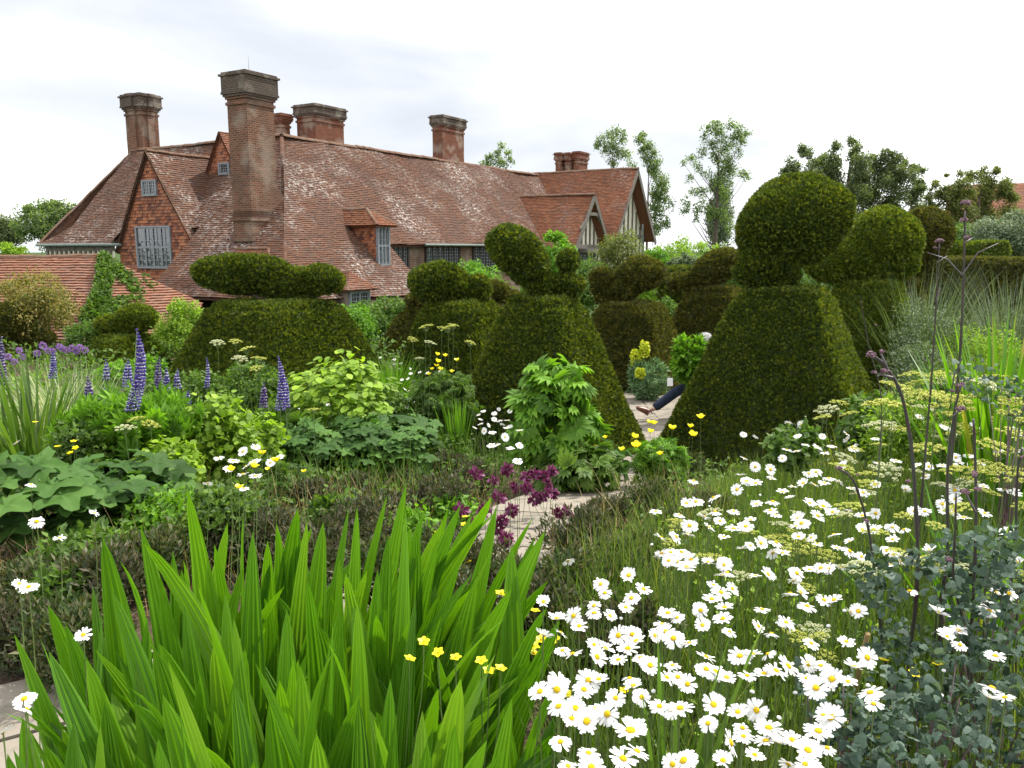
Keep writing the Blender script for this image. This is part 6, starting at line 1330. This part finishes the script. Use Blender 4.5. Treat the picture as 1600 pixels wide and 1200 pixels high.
angelica([(1508, 330), (1506, 420), (1503, 500), (1500, 560), (1494, 620), (1490, 680)], 3.4, 'tallest purple stem, reaching above the hedge line at right', .013, heads=[(1508, 318, 9), (1506, 345, 8), (1512, 372, 7)], twigs=[[(1503, 430), (1528, 395), (1560, 380)], [(1503, 430), (1480, 405), (1450, 395)], [(1503, 560), (1490, 590), (1484, 640)], [(1506, 380), (1520, 372)]], leaves=[(1520, 590, 24, 40)])
angelica([(1468, 378), (1465, 440), (1460, 520), (1455, 600), (1448, 680)], 3.5, 'second tall purple stem, left of the tallest', .009, heads=[(1468, 378, 8), (1462, 388, 5)], twigs=[[(1465, 410), (1480, 400)], [(1462, 470), (1470, 450)]])
angelica([(1500, 605), (1492, 640), (1484, 690), (1480, 740), (1480, 800), (1482, 845)], 2.5, 'purple stem topped by a round bud cluster above the sword leaves', .010, heads=[(1501, 603, 9), (1488, 612, 6), (1500, 640, 10)], twigs=[[(1490, 650), (1500, 640)]], leaves=[(1485, 880, 26, 40), (1500, 850, 16, 24)])
angelica([(1521, 655), (1524, 720), (1525, 790), (1524, 860), (1520, 950), (1514, 1040), (1508, 1110), (1502, 1200)], 2.1, 'purple stem running to the bottom edge through blue-green leaves', .0115, heads=[(1524, 742, 10), (1527, 766, 8), (1508, 770, 10)], twigs=[[(1524, 800), (1510, 772)]], leaves=[(1560, 860, 26, 36), (1548, 930, 30, 44), (1530, 1000, 30, 40), (1480, 1150, 30, 40)])
angelica([(1309, 733), (1322, 738), (1335, 752), (1348, 790), (1358, 830), (1365, 880), (1372, 940), (1378, 1000), (1388, 1060), (1394, 1120)], 2.2, 'slim purple stem hooked over at the top like a crook', .0088, heads=[(1310, 732, 7), (1340, 742, 4), (1353, 815, 7)], leaves=[(1370, 895, 28, 44), (1380, 930, 18, 20)])
angelica([(1598, 700), (1590, 730), (1588, 780), (1588, 830)], 2.6, 'purple stem cut by the right edge', .010, heads=[(1598, 715, 7)], leaves=[(1580, 860, 28, 40)])
angelica([(1494, 770), (1492, 840), (1488, 900), (1500, 950), (1512, 1000), (1522, 1020)], 2.2, 'crooked purple stem crossing another at lower right', .009, heads=[(1480, 875, 9), (1520, 1010, 5)], leaves=[(1490, 935, 26, 36)])
angelica([(1475, 900), (1465, 960), (1458, 1020), (1450, 1100), (1455, 1200)], 2.5, 'olive-purple stem behind the thickest one', .010, leaves=[(1440, 1000, 30, 40)])
angelica([(1540, 870), (1538, 960), (1535, 1040), (1520, 1120), (1515, 1200)], 2.6, 'thin stem behind the crossing ones at right', .008)
angelica([(1590, 920), (1588, 1000), (1585, 1100), (1580, 1200)], 2.4, 'stem near the right edge rising from blue-green leaves', .009, heads=[(1592, 905, 8)], leaves=[(1585, 1010, 30, 50)])
angelica([(1345, 470), (1350, 500), (1358, 545), (1372, 590), (1380, 640)], 3.4, 'thin wiry stem against the green domed topiary', .005, heads=[(1368, 508, 3)])
def meadowrue(u, v, w, h, d, n, label):
    n = int(n*1.15)
    c = P(u, v, d); g = gz(c.x, d); t = empty('blue_leaved_plant', Vector((c.x, d, g)), label, 'plant', 'blue-green lobed-leaved plants'); R = (px(w, d)/2, .22, px(h, d)/2)
    p, nn, C = clumpcloud(tuple(c), R, 60, n, .042, shell=.1, squash=.45); nb = NB(); leaves_on(nb, p, nn*.3+np.array([0, -.25, .8]), .020, T_lobe3, 1.05, .2, .55); nb.build('foliage', M_blue, t)
    m = MB()
    for i in range(16): q = Vector(C[i]); m.tube([(c.x+random.uniform(-.1, .1), d+.05, g), ((c.x+q.x)/2, d, (g+q.z)/2), tuple(q)], [.003, .0025, .0015], 4)
    m.build('stems', M_stemp, t)
meadowrue(1450, 1110, 240, 170, 1.85, 330, 'mass of blue-green lobed leaves at bottom right')
meadowrue(1560, 1080, 200, 220, 1.95, 400, 'blue-green lobed leaves in the bottom right corner')
meadowrue(1320, 1110, 130, 80, 1.8, 170, 'spray of blue-green leaves reaching left into the daisies')
meadowrue(1545, 900, 170, 160, 2.4, 320, 'blue-green lobed leaves among stems right of centre right')
meadowrue(1400, 1190, 240, 60, 1.65, 240, 'lowest blue-green leaves on the bottom edge')
meadowrue(1590, 620, 120, 90, 3.4, 160, 'faint blue-green leaves behind the tall stems at the right edge')
# ================================================================== GROUND COVER
def scatter(n, x0, x1, y0, y1, cond=None, clear=.5):
    x = RNG.uniform(x0, x1, n); y = RNG.uniform(y0, y1, n); ok = off_path(x, y, clear) & (np.abs(x) < .68*y+.5)
    if cond is not None: ok &= cond(x, y)
    return x[ok], y[ok]
def zs(x, y): return np.array([gz(a, b) for a, b in zip(x, y)])
def grassy(name, label, n, x0, x1, y0, y1, h, mat, w=.006, tm=T_strip, cond=None, lean=.3, curve=.5, clear=.5):
    x, y = scatter(n, x0, x1, y0, y1, cond, clear); k = len(x); z = zs(x, y); az = RNG.random(k)*6.28; ln = np.abs(RNG.normal(0, lean, k)); N_ = np.stack([np.cos(az)*np.cos(ln), np.sin(az)*np.cos(ln), -np.sin(ln)], 1); D = np.stack([np.cos(az)*np.sin(ln), np.sin(az)*np.sin(ln), np.cos(ln)], 1)
    L_ = RNG.uniform(h*.45, h, k); nb = NB(); nb.inst(tm, np.stack([x, y, z-.01], 1), D, N_, np.stack([RNG.uniform(.6, 1.3, k)*w, L_, L_*curve*RNG.uniform(.2, 1.3, k)], 1), rnd=RNG.random(k)); o = nb.build(name, mat); props(o, label, 'ground cover', kind='stuff'); return o
def leafy(name, label, n, x0, x1, y0, y1, h, mat, leaf=.04, tm=T_leaf, wid=.6, cond=None, clear=.5, pw=1.0):
    x, y = scatter(n, x0, x1, y0, y1, cond, clear); k = len(x); nzv = np.array([.55+.6*noise.noise(Vector((a*1.4, b*1.4, 1))) for a, b in zip(x, y)]); z = zs(x, y)+h*np.clip(nzv, .15, 1)*RNG.random(k)**(1/pw); nb = NB()
    leaves_on(nb, np.stack([x, y, z], 1), np.tile([0, -.15, 1.], (k, 1)), leaf, tm, wid, .1, .8); o = nb.build(name, mat); props(o, label, 'ground cover', kind='stuff'); return o
M_grass = GREEN('meadow_grass_green', (.085, .15, .02), transl=.4)
M_grassy = GREEN('yellowish_grass', (.16, .20, .035), transl=.4)
right = lambda x, y: (x > .12+.0*y) & (x > -.15+.16*(y-1.2)+np.maximum(0, y-3.6)*.45)
grassy('meadow_grass', 'fine green grass and stems among the daisies in the right bed', 42000, .05, 5, 1.1, 6.4, .52, M_grass, w=.0055, cond=right)
grassy('meadow_grass', 'yellowish grass stalks scattered through the right bed', 9000, .3, 5, 1.3, 6.8, .62, M_grassy, w=.0045, cond=right, lean=.35)
leafy('low_ground_cover', 'low green leaves covering the soil of the right bed', 24000, .2, 5.2, 1.2, 7.4, .38, M_mid, leaf=.036, cond=lambda x, y: x > .05+.12*y+np.maximum(0, y-4.5)*.2)
leafy('low_ground_cover', 'bright small leaves between daisy stems', 14000, .3, 4.5, 1.2, 5.5, .42, M_lime, leaf=.03, cond=right)
leafy('low_ground_cover', 'low green leaves covering the soil of the left bed', 26000, -6.5, .6, 4.6, 10.5, .38, M_mid, leaf=.045, cond=lambda x, y: (x < -.6+(y-4.6)*.28))
leafy('low_ground_cover', 'dark leaf litter and small leaves beneath the left shrubs', 9000, -4, 0, 3.7, 6.0, .12, M_dark, leaf=.03, cond=lambda x, y: (x < -1.2+(y-3.7)*.7) & (y-3.7 > (-x-2.6)*.3))
grassy('dry_grass', 'straw-coloured dead grass strands among the dark shrubs', 4200, -3.6, 1.4, 3.4, 6.8, .50, M_straw, w=.004, lean=.8, curve=.9)
grassy('tall_grass', 'pale stems and grass in the far right bed', 16000, 2.8, 10, 5.5, 15, .95, M_grassy, w=.008, lean=.3)
leafy('low_ground_cover', 'feathery yellow-green growth filling the far right bed', 26000, 2.6, 10.5, 5.5, 16.5, .95, M_grey, leaf=.06, wid=.4, cond=lambda x, y: x > y*.28)
leafy('low_ground_cover', 'mixed green growth between the topiaries and the house', 30000, -12, 9, 12, 24, .75, M_mid, leaf=.09, clear=.6, cond=lambda x, y: (x < y*.06) | (x > y*.30))
leafy('low_ground_cover', 'pale green growth behind the left bed', 14000, -8.5, -.8, 9.5, 14, .62, M_bright, leaf=.06)
grassy('bed_grass', 'green stems rising through the left bed', 5000, -6, .2, 5.5, 10, .65, M_mid, w=.007, cond=lambda x, y: (x < -.8+(y-5)*.25))
# ================================================================== PERSON, BENCH, LABEL
def person():
    hipx, hipy = 3.10, 11.75; g = gz(hipx, hipy); t = empty('person', Vector((hipx, hipy, g)), 'white-haired person in navy trousers and brown shoes seated behind the largest topiary', 'person')
    skin = plain('skin', [(.42, .24, .17), (.52, .32, .24)], 8, .55, .3); navy = plain('navy_trousers', [(.012, .018, .035), (.022, .03, .055)], 20, .85, .2); mauve = plain('mauve_shirt', [(.18, .10, .20), (.24, .14, .26)], 10, .85, .2); shoe_m = plain('brown_shoe', [(.09, .032, .018), (.15, .055, .03)], 20, .35, .5); hairm = plain('white_hair', [(.62, .60, .58), (.78, .77, .76)], 40, .8, .2, .8, 90)
    S1 = P(1003, 648, 11.4); ank = P(1018, 641, 11.4); knee = P(1062, 608, 11.5); hip1 = Vector((hipx, hipy-.1, .52)); knee2 = Vector((hipx-.45, hipy+.12, .60)); ank2 = Vector((hipx-.5, hipy+.12, .10)); head = P(1094, 524, 11.75)
    chest = Vector((hipx-.16, hipy, .88)); neck = Vector((hipx-.30, hipy, 1.07))
    def skinned(name, verts, edges, rads, mat, sub=2):
        bm = bmesh.new(); vs = [bm.verts.new(v-t.location) for v in verts]; [bm.edges.new((vs[a], vs[b])) for a, b in edges]; lay = bm.verts.layers.skin.verify()
        for v, r in zip(bm.verts, rads): v[lay].radius = r if isinstance(r, tuple) else (r, r)
        list(bm.verts)[0][lay].use_root = True; me = bpy.data.meshes.new(name); bm.to_mesh(me); bm.free(); o = bpy.data.objects.new(name, me); COL.objects.link(o); o.parent = t
        md = o.modifiers.new('s', 'SKIN'); md.use_smooth_shade = True; ms = o.modifiers.new('b', 'SUBSURF'); ms.levels = sub; ms.render_levels = sub; me.materials.append(mat); return o
    pel = Vector((hipx, hipy, .55)); sh1 = Vector((hipx-.22, hipy-.19, 1.01)); sh2 = Vector((hipx-.22, hipy+.19, 1.01)); el1 = Vector((hipx-.10, hipy-.24, .76)); wr1 = Vector((hipx-.26, hipy-.14, .66)); el2 = Vector((hipx-.10, hipy+.24, .76)); wr2 = Vector((hipx-.26, hipy+.14, .68))
    headc = Vector((head.x+.06, hipy, head.z-.11))
    skinned('person_body', [pel, chest, neck, headc-Z*.03, headc+Z*.04, sh1, el1, wr1, wr1+Vector((-.08, .0, -.01)), sh2, el2, wr2, wr2+Vector((-.08, 0, -.01)), hip1, knee, ank, hip1+Vector((0, .22, 0)), knee2, ank2],
            [(0, 1), (1, 2), (2, 3), (3, 4), (2, 5), (5, 6), (6, 7), (7, 8), (2, 9), (9, 10), (10, 11), (11, 12), (0, 13), (13, 14), (14, 15), (0, 16), (16, 17), (17, 18)],
            [.13, .14, .055, .075, .085, .06, .045, .032, .03, .06, .045, .032, .03, .085, .058, .035, .085, .058, .035], skin)
    skinned('trousers', [pel, hip1, hip1.lerp(knee, .5), knee, knee.lerp(ank, .5), ank+(knee-ank)*.06, hip1+Vector((0, .22, 0)), knee2, ank2+Z*.04], [(0, 1), (1, 2), (2, 3), (3, 4), (4, 5), (0, 6), (6, 7), (7, 8)], [.15, .10, .088, .078, .070, .066, .10, .078, .066], navy)
    skinned('shirt', [pel, chest, Vector((hipx-.24, hipy, 1.03)), sh1, el1, sh2, el2], [(0, 1), (1, 2), (2, 3), (3, 4), (2, 5), (5, 6)], [.15, .16, .08, .075, .06, .075, .06], mauve)
    for a_k, (an, dr) in enumerate(((ank, Vector((-.86, -.06, .42))), (ank2, Vector((-1, 0, 0))))):
        dr = dr.normalized(); hl = an-dr*.0-Z*.055; skinned('shoe', [hl, hl+dr*.09+Z*.01, hl+dr*.18, hl+dr*.25-Z*.005, an+Z*.015], [(0, 1), (1, 2), (2, 3), (0, 4)], [(.050, .052), (.052, .050), (.050, .040), (.036, .026), .052], shoe_m)
    nb = NB(); V, F = blob_mesh(headc+Z*.045+Vector((.02, 0, 0)), (.105, .09, .10), 0, 24, 14, .004); clothe(nb, V, F, 26000, .02, tm=T_dia, wid=.3, inner=.004, out=.25, up=-.2, skip_low=headc.z-.02); nb.build('hair', hairm, t)
    m = MB(); 
    for dy in (-.03, .03): m.tube([headc+Vector((-.088, dy-.012, .01)), headc+Vector((-.088, dy+.012, .01))], [.007, .007], 6)
    m.tube([headc+Vector((-.08, 0, .0)), headc+Vector((-.11, 0, -.03))], [.010, .013], 6); m.build('face_features', skin, t)
    # hands: palm with five fingers
    for hx in (wr1, wr2):
        m = MB(); pc = hx+Vector((-.10, 0, -.012)); m.tube([hx, pc, pc+Vector((-.05, 0, -.005))], [.024, .034, .03], 8)
        for f in range(4): y = (f-1.5)*.018; L_ = (.055, .068, .072, .058)[f]; s_ = pc+Vector((-.05, y, 0)); m.tube([s_, s_+Vector((-L_*.5, 0, .004)), s_+Vector((-L_, 0, -.014))], [.009, .0085, .006], 6)
        s_ = pc+Vector((.0, -.026, 0)); m.tube([s_, s_+Vector((-.03, -.025, -.004)), s_+Vector((-.058, -.03, -.01))], [.011, .0095, .007], 6); m.build('hand', skin, t)
    # bench
    wd_ = plain('weathered_bench_oak', [(.16, .13, .10), (.26, .22, .17)], 10, .8, .2); bn_ = empty('garden_bench', Vector((hipx+.05, hipy, g)), 'wooden bench under the seated person, hidden behind the largest topiary', 'bench')
    m = MB()
    for k in range(4): m.bar(Vector((hipx-.17+k*.13, hipy-.7, .41)), Vector((hipx-.17+k*.13, hipy+.7, .41)), .11, .03)
    m.build('seat', wd_, bn_)
    m = MB()
    for k in range(3): m.bar(Vector((hipx+.33, hipy-.7, .58+k*.13)), Vector((hipx+.33, hipy+.7, .58+k*.13)), .03, .09)
    m.build('backrest', wd_, bn_)
    for (x, y, h) in ((-.18, -.66, .40), (-.18, .66, .40), (.30, -.66, .9), (.30, .66, .9)):
        m = MB(); m.bar(Vector((hipx+x, hipy+y, g-.02)), Vector((hipx+x, hipy+y, h)), .06, .06, up=Vector((1, 0, 0))); m.build('leg', wd_, bn_)
person()
def plant_label():
    c = P(1047, 597, 12.6); g = gz(c.x, c.y); t = empty('plant_label', Vector((c.x, c.y, g)), 'small white plant label on a stake beside the euphorbia', 'plant label'); wm = plain('white_label', [(.7, .7, .68), (.78, .78, .77)], 5, .5, .4); m = MB()
    m.box(c, Vector((.045, .01, 0)), Vector((.0, .003, 0)), Vector((0, .015, .06))); m.build('label_plate', wm, t); m = MB(); m.bar(Vector((c.x, c.y+.008, g-.02)), c, .012, .006); m.build('stake', M_gutter, t)
plant_label()
def stake():
    a = P(1356, 990, 2.35); b = P(1340, 1060, 2.4); g = gz(b.x, b.y); o = MB(); e_ = Vector((b.x-.02, b.y, g-.02)); o.tube([e_, b, a], [.009, .009, .008], 8); q = o.build('bamboo_cane', M_straw); props(q, 'short pale bamboo cane leaning among the right-hand daisies', 'cane')
stake()
